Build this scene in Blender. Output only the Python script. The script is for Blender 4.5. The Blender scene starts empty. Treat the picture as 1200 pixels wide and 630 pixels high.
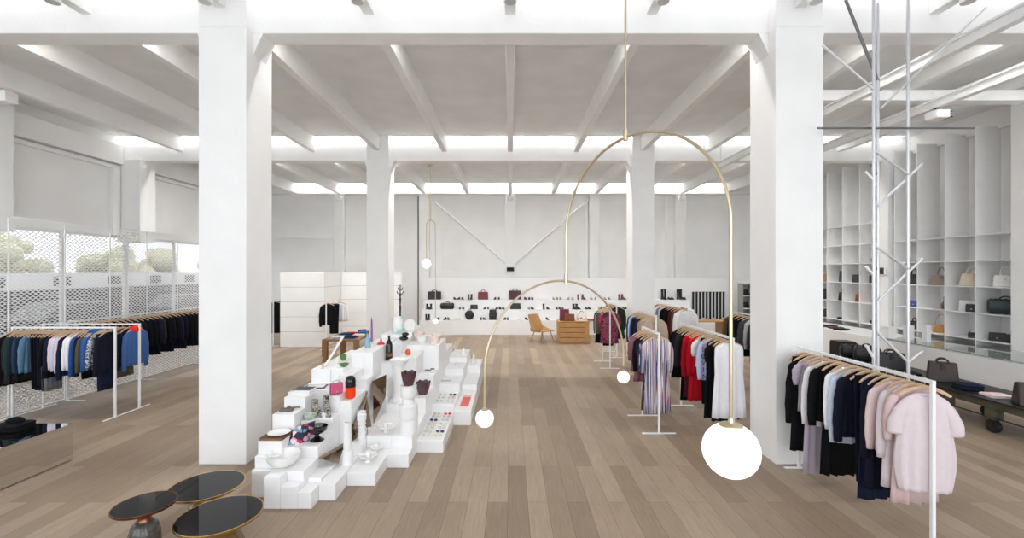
import bpy, math, random
from mathutils import Vector, Matrix
random.seed(7)
SC = bpy.context.scene
COL = SC.collection
PI = math.pi
F, VX, VY, CH = 520.0, 598.0, 318.0, 2.7       # focal length (px), vanishing point, eye height

# ---------------------------------------------------------------- materials
MATS = {}
def mat(name, col, rough=0.6, metal=0.0, bump=0.0, bscale=60.0, var=0.0, vscale=6.0, spec=0.5,
        trans=0.0, ior=1.45, alpha=1.0, emit=None, estr=0.0, stretch=(1, 1, 1), coat=0.0):
    if name in MATS: return MATS[name]
    m = bpy.data.materials.new(name); m.use_nodes = True
    nt = m.node_tree; b = nt.nodes['Principled BSDF']
    c4 = (col[0], col[1], col[2], 1)
    b.inputs['Base Color'].default_value = c4
    b.inputs['Roughness'].default_value = rough
    b.inputs['Metallic'].default_value = metal
    b.inputs['Specular IOR Level'].default_value = spec
    b.inputs['Transmission Weight'].default_value = trans
    b.inputs['IOR'].default_value = ior
    b.inputs['Coat Weight'].default_value = coat
    if emit:
        b.inputs['Emission Color'].default_value = (emit[0], emit[1], emit[2], 1)
        b.inputs['Emission Strength'].default_value = estr
    tc = nt.nodes.new('ShaderNodeTexCoord'); mp = nt.nodes.new('ShaderNodeMapping')
    mp.inputs['Scale'].default_value = stretch
    nt.links.new(tc.outputs['Object'], mp.inputs['Vector'])
    nz = nt.nodes.new('ShaderNodeTexNoise'); nz.inputs['Scale'].default_value = vscale
    nz.inputs['Detail'].default_value = 5
    nt.links.new(mp.outputs['Vector'], nz.inputs['Vector'])
    v = max(var, 0.015)
    rp = nt.nodes.new('ShaderNodeValToRGB')
    rp.color_ramp.elements[0].position = 0.3; rp.color_ramp.elements[1].position = 0.7
    rp.color_ramp.elements[0].color = tuple(max(0, x * (1 - v)) for x in col) + (1,)
    rp.color_ramp.elements[1].color = tuple(min(1, x * (1 + v)) for x in col) + (1,)
    nt.links.new(nz.outputs['Fac'], rp.inputs['Fac'])
    nt.links.new(rp.outputs['Color'], b.inputs['Base Color'])
    if bump > 0:
        n2 = nt.nodes.new('ShaderNodeTexNoise'); n2.inputs['Scale'].default_value = bscale; n2.inputs['Detail'].default_value = 4
        nt.links.new(mp.outputs['Vector'], n2.inputs['Vector'])
        bp = nt.nodes.new('ShaderNodeBump'); bp.inputs['Strength'].default_value = bump; bp.inputs['Distance'].default_value = 0.01
        nt.links.new(n2.outputs['Fac'], bp.inputs['Height']); nt.links.new(bp.outputs['Normal'], b.inputs['Normal'])
    MATS[name] = m
    return m

def srgb(r, g, b):
    f = lambda c: (c / 255 / 12.92) if c / 255 <= 0.04045 else ((c / 255 + 0.055) / 1.055) ** 2.4
    return (f(r), f(g), f(b))

def fabric(name, rgb, rough=0.85):
    return mat('fabric_' + name, srgb(*rgb), rough, var=0.035, vscale=14, bump=0.3, bscale=160, spec=0.15)

def ramp_mat(name, kind, stops, scale=8.0, rough=0.7, direction='X', distort=0.0, stretch=(1, 1, 1), interp='CONSTANT', metal=0.0):
    """pattern material: kind 'wave' | 'voronoi' | 'noise', with a colour ramp"""
    if name in MATS: return MATS[name]
    m = bpy.data.materials.new(name); m.use_nodes = True
    nt = m.node_tree; b = nt.nodes['Principled BSDF']; b.inputs['Roughness'].default_value = rough
    b.inputs['Metallic'].default_value = metal
    tc = nt.nodes.new('ShaderNodeTexCoord'); mp = nt.nodes.new('ShaderNodeMapping'); mp.inputs['Scale'].default_value = stretch
    nt.links.new(tc.outputs['Object'], mp.inputs['Vector'])
    if kind == 'wave':
        t = nt.nodes.new('ShaderNodeTexWave'); t.bands_direction = direction; t.wave_profile = 'SAW'
        t.inputs['Scale'].default_value = scale; t.inputs['Distortion'].default_value = distort; out = t.outputs['Fac']
    elif kind == 'voronoi':
        t = nt.nodes.new('ShaderNodeTexVoronoi'); t.inputs['Scale'].default_value = scale
        sp = nt.nodes.new('ShaderNodeSeparateColor'); nt.links.new(t.outputs['Color'], sp.inputs['Color']); out = sp.outputs[0]
    else:
        t = nt.nodes.new('ShaderNodeTexNoise'); t.inputs['Scale'].default_value = scale; t.inputs['Detail'].default_value = 3
        t.inputs['Distortion'].default_value = distort; out = t.outputs['Fac']
    nt.links.new(mp.outputs['Vector'], t.inputs['Vector'])
    rp = nt.nodes.new('ShaderNodeValToRGB'); cr = rp.color_ramp; cr.interpolation = interp
    while len(cr.elements) < len(stops): cr.elements.new(0.5)
    for e, (p, c) in zip(cr.elements, stops):
        e.position = p; e.color = srgb(*c) + (1,)
    nt.links.new(out, rp.inputs['Fac']); nt.links.new(rp.outputs['Color'], b.inputs['Base Color'])
    MATS[name] = m
    return m

# ---------------------------------------------------------------- mesh builder
class MB:
    def __init__(s): s.v = []; s.f = []
    def add(s, vs, fs):
        o = len(s.v); s.v += [tuple(p) for p in vs]; s.f += [tuple(i + o for i in f) for f in fs]; return s
    def box(s, x0, x1, y0, y1, z0, z1):
        return s.add([(x0, y0, z0), (x1, y0, z0), (x1, y1, z0), (x0, y1, z0), (x0, y0, z1), (x1, y0, z1), (x1, y1, z1), (x0, y1, z1)],
                     [(0, 3, 2, 1), (4, 5, 6, 7), (0, 1, 5, 4), (1, 2, 6, 5), (2, 3, 7, 6), (3, 0, 4, 7)])
    def tapered(s, w0, d0, z0, w1, d1, z1, cx=0, cy=0, cx1=None, cy1=None):
        cx1 = cx if cx1 is None else cx1; cy1 = cy if cy1 is None else cy1
        q = [(-1, -1), (1, -1), (1, 1), (-1, 1)]
        return s.add([(cx + a * w0 / 2, cy + b * d0 / 2, z0) for a, b in q] + [(cx1 + a * w1 / 2, cy1 + b * d1 / 2, z1) for a, b in q],
                     [(0, 3, 2, 1), (4, 5, 6, 7), (0, 1, 5, 4), (1, 2, 6, 5), (2, 3, 7, 6), (3, 0, 4, 7)])
    def rings(s, rings, cap0=True, cap1=True):
        n = len(rings[0]); vs = [p for r in rings for p in r]; fs = []
        for i in range(len(rings) - 1):
            for j in range(n):
                a = i * n + j; b = i * n + (j + 1) % n
                fs.append((a, b, b + n, a + n))
        if cap0: fs.append(tuple(reversed(range(n))))
        if cap1: fs.append(tuple(range((len(rings) - 1) * n, len(rings) * n)))
        return s.add(vs, fs)
    def lathe(s, prof, n=28, cx=0, cy=0, cz=0, fn=None):
        rs = []
        for r, z in prof:
            ring = []
            for j in range(n):
                a = 2 * PI * j / n; rr = max(r, 1e-4)
                if fn: rr = fn(rr, z, a)
                ring.append((cx + rr * math.cos(a), cy + rr * math.sin(a), cz + z))
            rs.append(ring)
        return s.rings(rs)
    def ball(s, r, cx=0, cy=0, cz=0, n=28, m=16, sx=1, sy=1, sz=1):
        rs = []
        for i in range(m + 1):
            t = -PI / 2 + PI * i / m
            rr = max(r * math.cos(t), r * 0.01)
            rs.append([(cx + sx * rr * math.cos(2 * PI * j / n), cy + sy * rr * math.sin(2 * PI * j / n), cz + sz * r * math.sin(t)) for j in range(n)])
        return s.rings(rs)
    def tube(s, pts, r, n=8, flat=None):
        pts = [Vector(p) for p in pts]; rs = []
        rr = r if isinstance(r, (list, tuple)) else [r] * len(pts)
        up = None
        for i, p in enumerate(pts):
            t = (pts[min(i + 1, len(pts) - 1)] - pts[max(i - 1, 0)]).normalized()
            if up is None:
                up = Vector((0, 0, 1)) if abs(t.z) < 0.9 else Vector((1, 0, 0))
            u = (up - t * up.dot(t)).normalized(); w = t.cross(u).normalized(); up = u
            k = flat if flat else 1.0
            rs.append([tuple(p + rr[i] * (math.cos(2 * PI * j / n) * u * 1.0 + math.sin(2 * PI * j / n) * w * k)) for j in range(n)])
        return s.rings(rs)
    def prism(s, outline, y0, y1):
        """outline in (x,z), extruded along y"""
        n = len(outline)
        vs = [(x, y0, z) for x, z in outline] + [(x, y1, z) for x, z in outline]
        fs = [tuple(range(n)), tuple(reversed(range(n, 2 * n)))]
        for i in range(n):
            j = (i + 1) % n; fs.append((j, i, i + n, j + n))
        return s.add(vs, fs)
    def xform(s, M):
        s.v = [tuple(M @ Vector(p)) for p in s.v]; return s
    def build(s, name, m, parent=None, loc=(0, 0, 0), rz=0.0, smooth=True, bevel=0.0, sub=0, solid=0.0, angle=0.7):
        me = bpy.data.meshes.new(name); me.from_pydata(s.v, [], s.f); me.update()
        me.materials.append(m)
        if smooth:
            for p in me.polygons: p.use_smooth = True
            me.set_sharp_from_angle(angle=angle)
        o = bpy.data.objects.new(name, me); COL.objects.link(o)
        o.location = loc; o.rotation_euler.z = rz
        if parent: o.parent = parent
        if solid:
            d = o.modifiers.new('s', 'SOLIDIFY'); d.thickness = solid; d.offset = 0
        if bevel:
            d = o.modifiers.new('b', 'BEVEL'); d.width = bevel; d.segments = 2; d.limit_method = 'ANGLE'
        if sub:
            d = o.modifiers.new('ss', 'SUBSURF'); d.levels = sub; d.render_levels = sub
        return o

def fixn(o):
    import bmesh
    bm = bmesh.new(); bm.from_mesh(o.data); bmesh.ops.recalc_face_normals(bm, faces=bm.faces); bm.to_mesh(o.data); bm.free(); return o

def tag(o, label=None, cat=None, group=None, kind=None):
    if label: o['label'] = label
    if cat: o['category'] = cat
    if group: o['group'] = group
    if kind: o['kind'] = kind
    return o
def root(name, loc, label, cat, group=None, rz=0.0):
    o = bpy.data.objects.new(name, None); COL.objects.link(o); o.location = loc; o.rotation_euler.z = rz
    o.empty_display_size = 0.1
    return tag(o, label, cat, group)
def kids(o): return [c for c in bpy.data.objects if c.parent == o]
CHILD = {}
def dup(o, loc=None, rz=None, label=None, group=None, parent=None):
    c = o.copy(); COL.objects.link(c)
    if loc is not None: c.location = loc
    if rz is not None: c.rotation_euler.z = rz
    if label: c['label'] = label
    if group: c['group'] = group
    if parent: c.parent = parent
    for ch in o.children: dup(ch, parent=c)
    return c
def struct(name, mb, m, parent=None, **k):
    o = mb.build(name, m, parent, **k)
    if parent is None: o['kind'] = 'structure'
    return o
def px(x, d): return (x - VX) * d / F           # lateral metres of an image column at depth d
def pz(y, d): return CH - (y - VY) * d / F      # height of an image row at depth d
ORD = ['first', 'second', 'third', 'fourth', 'fifth', 'sixth', 'seventh', 'eighth', 'ninth', 'tenth', 'eleventh', 'twelfth', 'thirteenth',
       'fourteenth', 'fifteenth', 'sixteenth', 'seventeenth', 'eighteenth', 'nineteenth', 'twentieth', 'twenty-first', 'twenty-second',
       'twenty-third', 'twenty-fourth', 'twenty-fifth', 'twenty-sixth', 'twenty-seventh', 'twenty-eighth', 'twenty-ninth', 'thirtieth']

# common materials
WHITE = mat('white_paint', (0.89, 0.89, 0.885), 0.55, var=0.02, vscale=2.0, bump=0.25, bscale=18)
WHITE_WALL = mat('white_wall_paint', (0.88, 0.88, 0.87), 0.6, var=0.025, vscale=1.3, bump=0.35, bscale=10)
CEIL = mat('ceiling_paint', (0.82, 0.83, 0.84), 0.7, var=0.05, vscale=1.5, bump=0.5, bscale=14)
LACQ = mat('white_lacquer', (0.88, 0.88, 0.885), 0.4, var=0.01)
STEELW = mat('white_powder_coat', (0.86, 0.87, 0.88), 0.35, spec=0.5)
WOODH = mat('hanger_beech', srgb(204, 174, 142), 0.5, var=0.12, vscale=20, stretch=(1, 8, 8))
CHROME = mat('chrome_wire', (0.75, 0.75, 0.76), 0.2, metal=1.0)
BRASS = mat('satin_brass', srgb(204, 190, 160), 0.32, metal=0.85, var=0.03)
GLOBE = mat('lit_opal_glass', (0.95, 0.93, 0.88), 0.25, emit=(1.0, 0.96, 0.88), estr=0.62)
BLACKP = mat('black_plastic', (0.012, 0.012, 0.013), 0.35)
GLASS = mat('clear_glass', (0.95, 0.97, 0.96), 0.03, trans=1.0, ior=1.45)
OAK = mat('oiled_oak', srgb(170, 128, 80), 0.5, var=0.18, vscale=5, stretch=(1, 9, 9), bump=0.1)
OAKD = mat('dark_oak', srgb(142, 104, 66), 0.5, var=0.2, vscale=5, stretch=(9, 1, 9), bump=0.1)
# ================================================================ ROOM SHELL
D1, D2, D3 = 6.375, 13.7, 21.0      # front faces of the three cross beams
BT = 0.34                            # beam thickness
ZB, ZJ, ZC = 6.12, 6.39, 6.84        # beam underside, joist underside, ceiling
XL, XR = -12.0, 12.3
YF, YB = -4.2, 21.35

# floor: oak planks running away from the camera
def floor_mat():
    m = bpy.data.materials.new('oak_plank_floor'); m.use_nodes = True
    nt = m.node_tree; b = nt.nodes['Principled BSDF']; N = nt.nodes.new; L = nt.links.new
    tc = N('ShaderNodeTexCoord'); mp = N('ShaderNodeMapping'); mp.inputs['Rotation'].default_value = (0, 0, PI / 2)
    mp.inputs['Location'].default_value = (0.0, 0.03, 0)
    L(tc.outputs['Object'], mp.inputs['Vector'])
    br = N('ShaderNodeTexBrick'); br.offset = 0.37; br.offset_frequency = 2; br.squash = 1.0
    br.inputs['Scale'].default_value = 1.0; br.inputs['Brick Width'].default_value = 2.6; br.inputs['Row Height'].default_value = 0.234
    br.inputs['Mortar Size'].default_value = 0.0016; br.inputs['Mortar Smooth'].default_value = 0.0
    br.inputs['Color1'].default_value = (0, 0, 0, 1); br.inputs['Color2'].default_value = (1, 1, 1, 1); br.inputs['Mortar'].default_value = (0.5, 0.5, 0.5, 1)
    br.inputs['Bias'].default_value = 0.0
    L(mp.outputs['Vector'], br.inputs['Vector'])
    rp = N('ShaderNodeValToRGB'); cr = rp.color_ramp
    cr.elements[0].position = 0.0; cr.elements[0].color = srgb(140, 121, 103) + (1,)
    cr.elements[1].position = 1.0; cr.elements[1].color = srgb(169, 151, 131) + (1,)
    e = cr.elements.new(0.5); e.color = srgb(155, 136, 117) + (1,)
    L(br.outputs['Color'], rp.inputs['Fac'])
    # grain
    mg = N('ShaderNodeMapping'); mg.inputs['Scale'].default_value = (24, 1.3, 1); L(tc.outputs['Object'], mg.inputs['Vector'])
    gn = N('ShaderNodeTexNoise'); gn.inputs['Scale'].default_value = 2.2; gn.inputs['Detail'].default_value = 8; gn.inputs['Distortion'].default_value = 0.6
    L(mg.outputs['Vector'], gn.inputs['Vector'])
    gr = N('ShaderNodeValToRGB'); gr.color_ramp.elements[0].position = 0.32; gr.color_ramp.elements[0].color = (0.87, 0.86, 0.85, 1)
    gr.color_ramp.elements[1].position = 0.66; gr.color_ramp.elements[1].color = (1.05, 1.05, 1.05, 1)
    L(gn.outputs['Fac'], gr.inputs['Fac'])
    mx = N('ShaderNodeMix'); mx.data_type = 'RGBA'; mx.blend_type = 'MULTIPLY'; mx.inputs['Factor'].default_value = 1.0
    L(rp.outputs['Color'], mx.inputs[6]); L(gr.outputs['Color'], mx.inputs[7])
    # large wear variation
    wn = N('ShaderNodeTexNoise'); wn.inputs['Scale'].default_value = 0.9; wn.inputs['Detail'].default_value = 4
    L(tc.outputs['Object'], wn.inputs['Vector'])
    wr = N('ShaderNodeValToRGB'); wr.color_ramp.elements[0].position = 0.3; wr.color_ramp.elements[0].color = (0.90, 0.90, 0.91, 1)
    wr.color_ramp.elements[1].position = 0.7; wr.color_ramp.elements[1].color = (1.05, 1.05, 1.04, 1)
    L(wn.outputs['Fac'], wr.inputs['Fac'])
    m2 = N('ShaderNodeMix'); m2.data_type = 'RGBA'; m2.blend_type = 'MULTIPLY'; m2.inputs['Factor'].default_value = 1.0
    L(mx.outputs[2], m2.inputs[6]); L(wr.outputs['Color'], m2.inputs[7])
    # joints
    m3 = N('ShaderNodeMix'); m3.data_type = 'RGBA'; m3.inputs[7].default_value = srgb(84, 68, 56) + (1,)
    L(br.outputs['Fac'], m3.inputs['Factor']); L(m2.outputs[2], m3.inputs[6])
    L(m3.outputs[2], b.inputs['Base Color'])
    b.inputs['Roughness'].default_value = 0.48; b.inputs['Specular IOR Level'].default_value = 0.35
    bp = N('ShaderNodeBump'); bp.inputs['Strength'].default_value = 0.15; bp.inputs['Distance'].default_value = 0.004
    L(gn.outputs['Fac'], bp.inputs['Height']); L(bp.outputs['Normal'], b.inputs['Normal'])
    return m
struct('floor', MB().box(XL - .3, XR + .3, YF - .3, YB + .3, -0.12, 0.0), floor_mat(), smooth=False)
struct('ceiling', MB().box(XL - .3, XR + .3, YF - .3, YB + .3, ZC, ZC + 0.15), CEIL, smooth=False)

# cross beams
for y in (D1, D2):
    struct('ceiling_beam', MB().box(XL, XR, y, y + BT, ZB, ZC), WHITE, bevel=0.012)
struct('ceiling_beam', MB().box(XL, XR, D3, YB, ZJ - 0.02, ZC), WHITE, bevel=0.012)
# joists
for (ya, yb) in ((YF, D1), (D1 + BT, D2), (D2 + BT, D3)):
    for k in range(-5, 6):
        x = k * 2.03
        struct('ceiling_joist', MB().box(x - .078, x + .078, ya, yb, ZJ, ZC), WHITE, bevel=0.01)
# shallow trimmer beams under the joists in the side bays
for xa, xb_ in ((5.2, 10.55), (-12.0, -10.25)):
    struct('ceiling_beam', MB().box(xa, xb_, 9.0, 9.25, 6.17, ZJ), WHITE, bevel=0.01)
# columns
CW = 0.335
def column(x, yf, d=0.67, w=CW, hau=True):
    mb = MB().box(x - w, x + w, yf, yf + d, 0, ZB)
    yc = yf + d / 2
    mb.box(x - w, x + w, yf, yc - BT / 2, ZB, ZC)
    if hau:
        for s in (-1, 1):
            e = x + s * w
            o = [(e, ZB - .30), (e + s * .14, ZB), (e, ZB)]
            if s > 0: o = o[::-1]
            mb.prism(o, yc - BT / 2, yc + BT / 2)
    struct('column', mb, WHITE, bevel=0.01)
for x in (-4.03, 4.05): column(x, 6.21)
for x in (-4.05, 4.06): column(x, 13.535)
# wall pilasters on the left and right walls
for y in (10.0 - .5, 13.535, 17.4): 
    struct('wall_pilaster', MB().box(XL, XL + .7, y, y + .6, 3.6, ZB if abs(y - 13.535) < .1 else ZC), WHITE_WALL, bevel=0.01)
struct('wall_pilaster', MB().box(11.5, XR, 13.5, 13.95, 0, ZB), WHITE_WALL, bevel=0.01)
struct('wall_pilaster', MB().box(11.5, XR, 9.75, 10.2, 0, ZC), WHITE_WALL, bevel=0.01)

# back wall, piers, braces
struct('wall_back', MB().box(XL - .3, XR + .3, YB, YB + .25, 0, ZC), WHITE_WALL, smooth=False)
for x in (-8.15, -4.1, 0.0, 4.0, 8.1):
    struct('wall_pier', MB().box(x - .24, x + .24, YB - .28, YB, 0, ZJ - 0.02), WHITE_WALL, bevel=0.012)
for s in (-1, 1):
    mb = MB()
    a = Vector((s * 3.75, YB - .2, 6.15)); b_ = Vector((s * .22, YB - .2, 3.1))
    mb.tube([a, b_], 0.05, 4)
    struct('wall_brace', mb, WHITE)
# recessed hatch on the back wall and panel ledges
struct('trim_hatch', MB().box(-3.25, -2.4, YB - .05, YB, 2.85, 4.85), WHITE_WALL, bevel=0.01)
struct('trim_ledge', MB().box(-11.3, -8.4, YB - .08, YB, 4.30, 4.36), WHITE_WALL)
for x0 in (3.6, 7.45):
    struct('trim_strip', MB().box(x0, x0 + .12, YB - .10, YB, 2.4, 6.3), WHITE)
struct('drain_pipe', MB().tube([(-4.42, YB - .06, 0), (-4.42, YB - .06, 6.3)], .035, 8), mat('grey_pipe', (.25, .25, .25), .5))

# small white flood lights high on the back piers
for i, x in enumerate((-8.15, 0.0, 8.1)):
    r = root('flood_light', (x, YB - .28, 6.12), 'small white flood light high on a pier of the back wall', 'light', 'flood lights on the back wall piers')
    MB().box(-.16, .16, -.18, 0, -.02, .16).build('housing', WHITE, r, bevel=.015)
    MB().box(-.12, .12, -.17, -.02, -.05, -.02).build('diffuser', mat('lamp_lens', (.9, .9, .88), .3), r)
    MB().box(-.03, .03, -.06, .02, .16, .24).build('bracket', CHROME, r)
# black loudspeaker at the foot of the braces
r = root('wall_speaker', (0, YB - .28, 2.72), 'small black speaker box on the centre pier above the shoe display', 'speaker')
MB().box(-.17, .17, -.16, 0, 0, .18).build('speaker_body', BLACKP, r, bevel=.01)
MB().box(-.14, .14, -.175, -.16, .02, .16).build('speaker_grille', mat('speaker_cloth', (.02, .02, .02), .9), r)

# left wall with windows behind the mesh screen
bays = [(4.2, 9.98), (10.02, 13.98), (14.02, 17.98), (18.02, 21.35)]
struct('wall_left', MB().box(XL - .3, XL, YF, 4.2, 0, ZC).box(XL - .3, XL, 4.2, YB, 3.8, ZC).box(XL - .3, XL, 4.2, YB, 0, .35), WHITE_WALL, smooth=False)
wm = mat('window_frame_paint', (.8, .8, .8), .5)
for i, (a, b_) in enumerate(bays):
    fr = MB(); n = 2
    for k in range(n + 1):
        y = a + (b_ - a) * k / n; y = min(max(y, a + .03), b_ - .03)
        fr.box(XL - .18, XL - .10, y - .03, y + .03, .35, 3.8)
    for z in (.38, 3.77): fr.box(XL - .17, XL - .11, a, b_, z - .03, z + .03)
    w = struct('window_%d' % (i + 1), fr, wm)
    MB().box(XL - .145, XL - .14, a, b_, .35, 3.8).build('pane', mat('window_glass', (1, 1, 1), .0, trans=1.0, ior=1.01, spec=0.1), w, smooth=False)
# edge beam and panel frames above the windows
for j, (a, b_) in enumerate(((10.1, 13.535), (14.135, 17.4), (18.0, 21.0))):
    struct('trim_edge_beam', MB().box(XL, XL + .22, a, b_, 5.95, 6.52), WHITE_WALL, bevel=.01)
    struct('trim_panel_frame', MB().box(XL, XL + .14, a, b_, 5.80, 5.90).box(XL, XL + .14, b_ - .28, b_ - .02, 3.8, 5.80), WHITE_WALL, bevel=.008)

# right wall
struct('wall_right', MB().box(XR, XR + .3, YF, YB, 0, ZC), WHITE_WALL, smooth=False)
# wall behind the camera with three tall windows
struct('wall_front', MB().box(XL, XR, YF - .25, YF, 0, .6).box(XL, XR, YF - .25, YF, 5.9, ZC).box(XL, -11, YF - .25, YF, .6, 5.9)
       .box(-4.4, -3.7, YF - .25, YF, .6, 5.9).box(3.7, 4.4, YF - .25, YF, .6, 5.9).box(11, XR, YF - .25, YF, .6, 5.9), WHITE_WALL, smooth=False)
for i, (a, b_) in enumerate(((-11, -4.4), (-3.7, 3.7), (4.4, 11))):
    fr = MB()
    for k in range(5):
        x = a + (b_ - a) * k / 4; fr.box(x - .04, x + .04, YF - .16, YF - .08, .6, 5.9)
    for z in (.64, 3.2, 5.86): fr.box(a, b_, YF - .15, YF - .09, z - .04, z + .04)
    struct('window_%d' % (i + 5), fr, wm)

# white rails hung under the joists on the right
for x, yb in ((6.36, 13.65), (8.18, 13.65)):
    r = struct('trim_rail', MB().box(x - .06, x + .06, -2.0, yb, 5.83, 5.86).box(x - .012, x + .012, -2, yb, 5.86, 5.98).box(x - .06, x + .06, -2, yb, 5.98, 6.01), WHITE)
    for y in (1.5, 13.4):
        MB().box(x - .015, x + .015, y - .015, y + .015, 6.01, 6.39 if abs(x - 6.09) < .2 or abs(x - 8.12) < .1 else 6.84).build('rail_hanger', WHITE, r)

# ---- light fittings in the ceiling: recessed strips before each beam, plus unseen fill strips added behind two of them
LENS = {y: mat('strip_or_fill_lens_%d' % i, (1, 1, 1), .5, emit=(1.0, 0.985, 0.96), estr=e) for i, (y, e) in enumerate(((D1, 4.0), (D2, 5.5), (D3, 16.0), (D1 + BT + .4, 40.0), (D2 + BT + .4, 92.0)))}  # last two rows: fill strips added out of view to brighten the hall
for yb_ in LENS:
    for k in (range(-6, 6) if yb_ < D2 + .1 else range(-5, 5)):
        a = max(k * 2.03 + .09, XL + .05); b_ = min((k + 1) * 2.03 - .09, XR - .05)
        cx = (a + b_) / 2; hw = (b_ - a) / 2
        r = root('strip_or_fill_light', (cx, yb_ - .10, ZC), 'recessed ceiling strip light by a cross beam, rows behind beams added as fill', 'light', 'recessed strip lights along the beams')
        MB().box(-hw + .02, hw - .02, -.045, .045, -.012, -.004).build('diffuser', LENS[yb_], r, smooth=False)
        MB().box(-hw, hw, -.065, -.045, -.02, 0).box(-hw, hw, .045, .065, -.02, 0).build('trim_profile', WHITE, r, smooth=False)
# small cylinder spotlights under the joists
for k in range(-4, 5):
    r = root('ceiling_spotlight', (k * 2.03, 5.9, ZJ), 'short white cylinder spotlight under a joist in front of the first beam', 'light', 'cylinder spotlights under the joists')
    MB().lathe([(.085, -.11), (.088, -.10), (.088, 0)], 28).build('housing', WHITE, r)
    MB().lathe([(.070, -.114), (.070, -.111)], 28).build('lens', mat('spot_lens', (.6, .6, .6), .3), r)

# daylight through the windows behind the camera
for i, (a, b_) in enumerate(((-11, -4.4), (-3.7, 3.7), (4.4, 11))):
    ld = bpy.data.lights.new('window_daylight', 'AREA'); ld.shape = 'RECTANGLE'; ld.size = b_ - a; ld.size_y = 5.3
    ld.energy = 150; ld.color = (0.90, 0.95, 1.0)
    lo = bpy.data.objects.new('window_daylight', ld); COL.objects.link(lo); lo.location = ((a + b_) / 2, YF - .2, 3.25); lo.rotation_euler = (PI / 2, 0, 0)
# world
w = bpy.data.worlds.new('World'); SC.world = w; w.use_nodes = True
bg = w.node_tree.nodes['Background']; bg.inputs['Color'].default_value = (0.90, 0.95, 1.0, 1); bg.inputs['Strength'].default_value = 1.0

# outside, seen through the mesh screen and the windows
struct('ground', MB().box(-80, XL - .3, -30, 70, -.3, -.15), mat('asphalt', (.07, .07, .08), .9, var=.1), smooth=False)
def outside_tree(x, y, h, seed):
    rnd = random.Random(seed)
    r = root('tree', (x, y, -.15), 'yellow green tree outside the window behind the mesh screen', 'tree', 'trees outside the windows')
    mb = MB()
    for k in range(26):
        a = rnd.uniform(0, 2 * PI); q = rnd.uniform(0, 1.7); z = rnd.uniform(h * .45, h)
        rr = rnd.uniform(.5, .95); q *= (1.15 - abs(z / h - .68))
        mb.ball(rr, q * math.cos(a), q * math.sin(a), z - rr * .4, 7, 5, 1, 1, .8)
    fo = mb.build('foliage', mat('autumn_foliage', srgb(206, 202, 168), .9, var=.2, vscale=3), r)
    MB().tube([(0, 0, 0), (.05, 0, h * .3), (0, .05, h * .6)], [.16, .13, .08], 8).build('trunk', mat('bark', srgb(90, 76, 62), .9), r)
for i, (x, y, h) in enumerate(((-30, 16.5, 4.5), (-30, 21.5, 4.9), (-31, 27, 5.0), (-30, 34, 4.6), (-31, 39, 4.7), (-30, 46, 4.4), (-31, 53, 4.6), (-30, 61, 4.8))):
    outside_tree(x, y, h, i)
r = root('low_building', (-24.5, 0, -.15), 'long low white building outside the windows behind the mesh screen', 'building')
MB().box(-2, 0, 10, 62, 1.9, 2.75).build('wall', mat('white_render', (.8, .8, .79), .8), r, smooth=False)
MB().box(-1.9, -.1, 10, 62, 0, 1.9).build('shopfront', mat('dark_shopfront', (.07, .075, .085), .4), r, smooth=False)
mb = MB()
for k in range(16): mb.box(0, .04, 11 + k * 3.2, 11.9 + k * 3.2, 2.05, 2.6)
mb.build('window', mat('dark_glazing', (.08, .09, .1), .2), r, smooth=False)
for k in range(6):
    y = 13 + k * 7.2
    r = root('parked_car', (-20, y, -.15), 'dark grey car parked outside beyond the mesh screen', 'car', 'cars parked outside')
    o = [(-2.2, .35), (2.2, .35), (2.25, .8), (1.5, .95), (.9, 1.45), (-1.1, 1.48), (-1.9, .95), (-2.25, .85)]
    MB().prism(o, -.85, .85).xform(Matrix.Rotation(PI / 2, 4, 'Z')).build('car_body', mat('grey_car_paint', (.06, .065, .07), .3), r, bevel=.08)
    for sx in (-.8, .8):
        for sy in (-1.35, 1.35):
            MB().lathe([(.1, -.1), (.32, -.1), (.32, .1), (.1, .1)], 16).xform(Matrix.Translation((sx, sy, .32)) @ Matrix.Rotation(PI / 2, 4, 'Y')).build('wheel', BLACKP, r)

# ---------------------------------------------------------------- mesh screen
def screen_panel_mesh(L, H, px_, pz_):
    """expanded metal: staggered diamonds with lens-shaped holes, in the YZ plane"""
    mb = MB(); nx = int(round(L / px_)); nz = int(round(H / (pz_ / 2)))
    ax, az = px_ / 2, pz_ / 2; k = 0.54; ky = .77
    for j in range(nz):
        for i in range(nx):
            cy = (i + .5 + (.5 if j % 2 else 0)) * px_; cz = (j + .5) * pz_ / 2
            if cy + ax > L + .001: continue
            o = [(0, cy - ax, cz), (0, cy, cz - az), (0, cy + ax, cz), (0, cy, cz + az)]
            h = [(0, cy - ax * ky, cz), (0, cy, cz - az * k), (0, cy + ax * ky, cz), (0, cy, cz + az * k)]
            mb.add(o + h, [(0, 1, 5, 4), (1, 2, 6, 5), (2, 3, 7, 6), (3, 0, 4, 7)])
    return mb
XS, HS = -9.35, 3.74
def make_panel(y0, first=[None]):
    lab = 'white expanded-metal screen panel standing between the shop floor and the windows'
    if first[0]:
        return dup(first[0], (XS, y0, 0))
    r = root('mesh_screen_panel', (XS, y0, 0), lab, 'screen', 'panels of the mesh screen')
    L = 1.05
    o = screen_panel_mesh(L, HS - .04, .105, .078).build('expanded_metal', STEELW, r, loc=(0, 0, .02), smooth=False)
    MB().box(-.012, .008, 0, .013, 0, HS).box(-.012, .008, L - .013, L, 0, HS).box(-.012, .008, .013, L - .013, HS - .025, HS).box(-.012, .008, .013, L - .013, 0, .025).build('frame', STEELW, r, smooth=False)
    first[0] = r
    return r
for k in range(8): make_panel(7.22 + k * 1.05)

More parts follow.
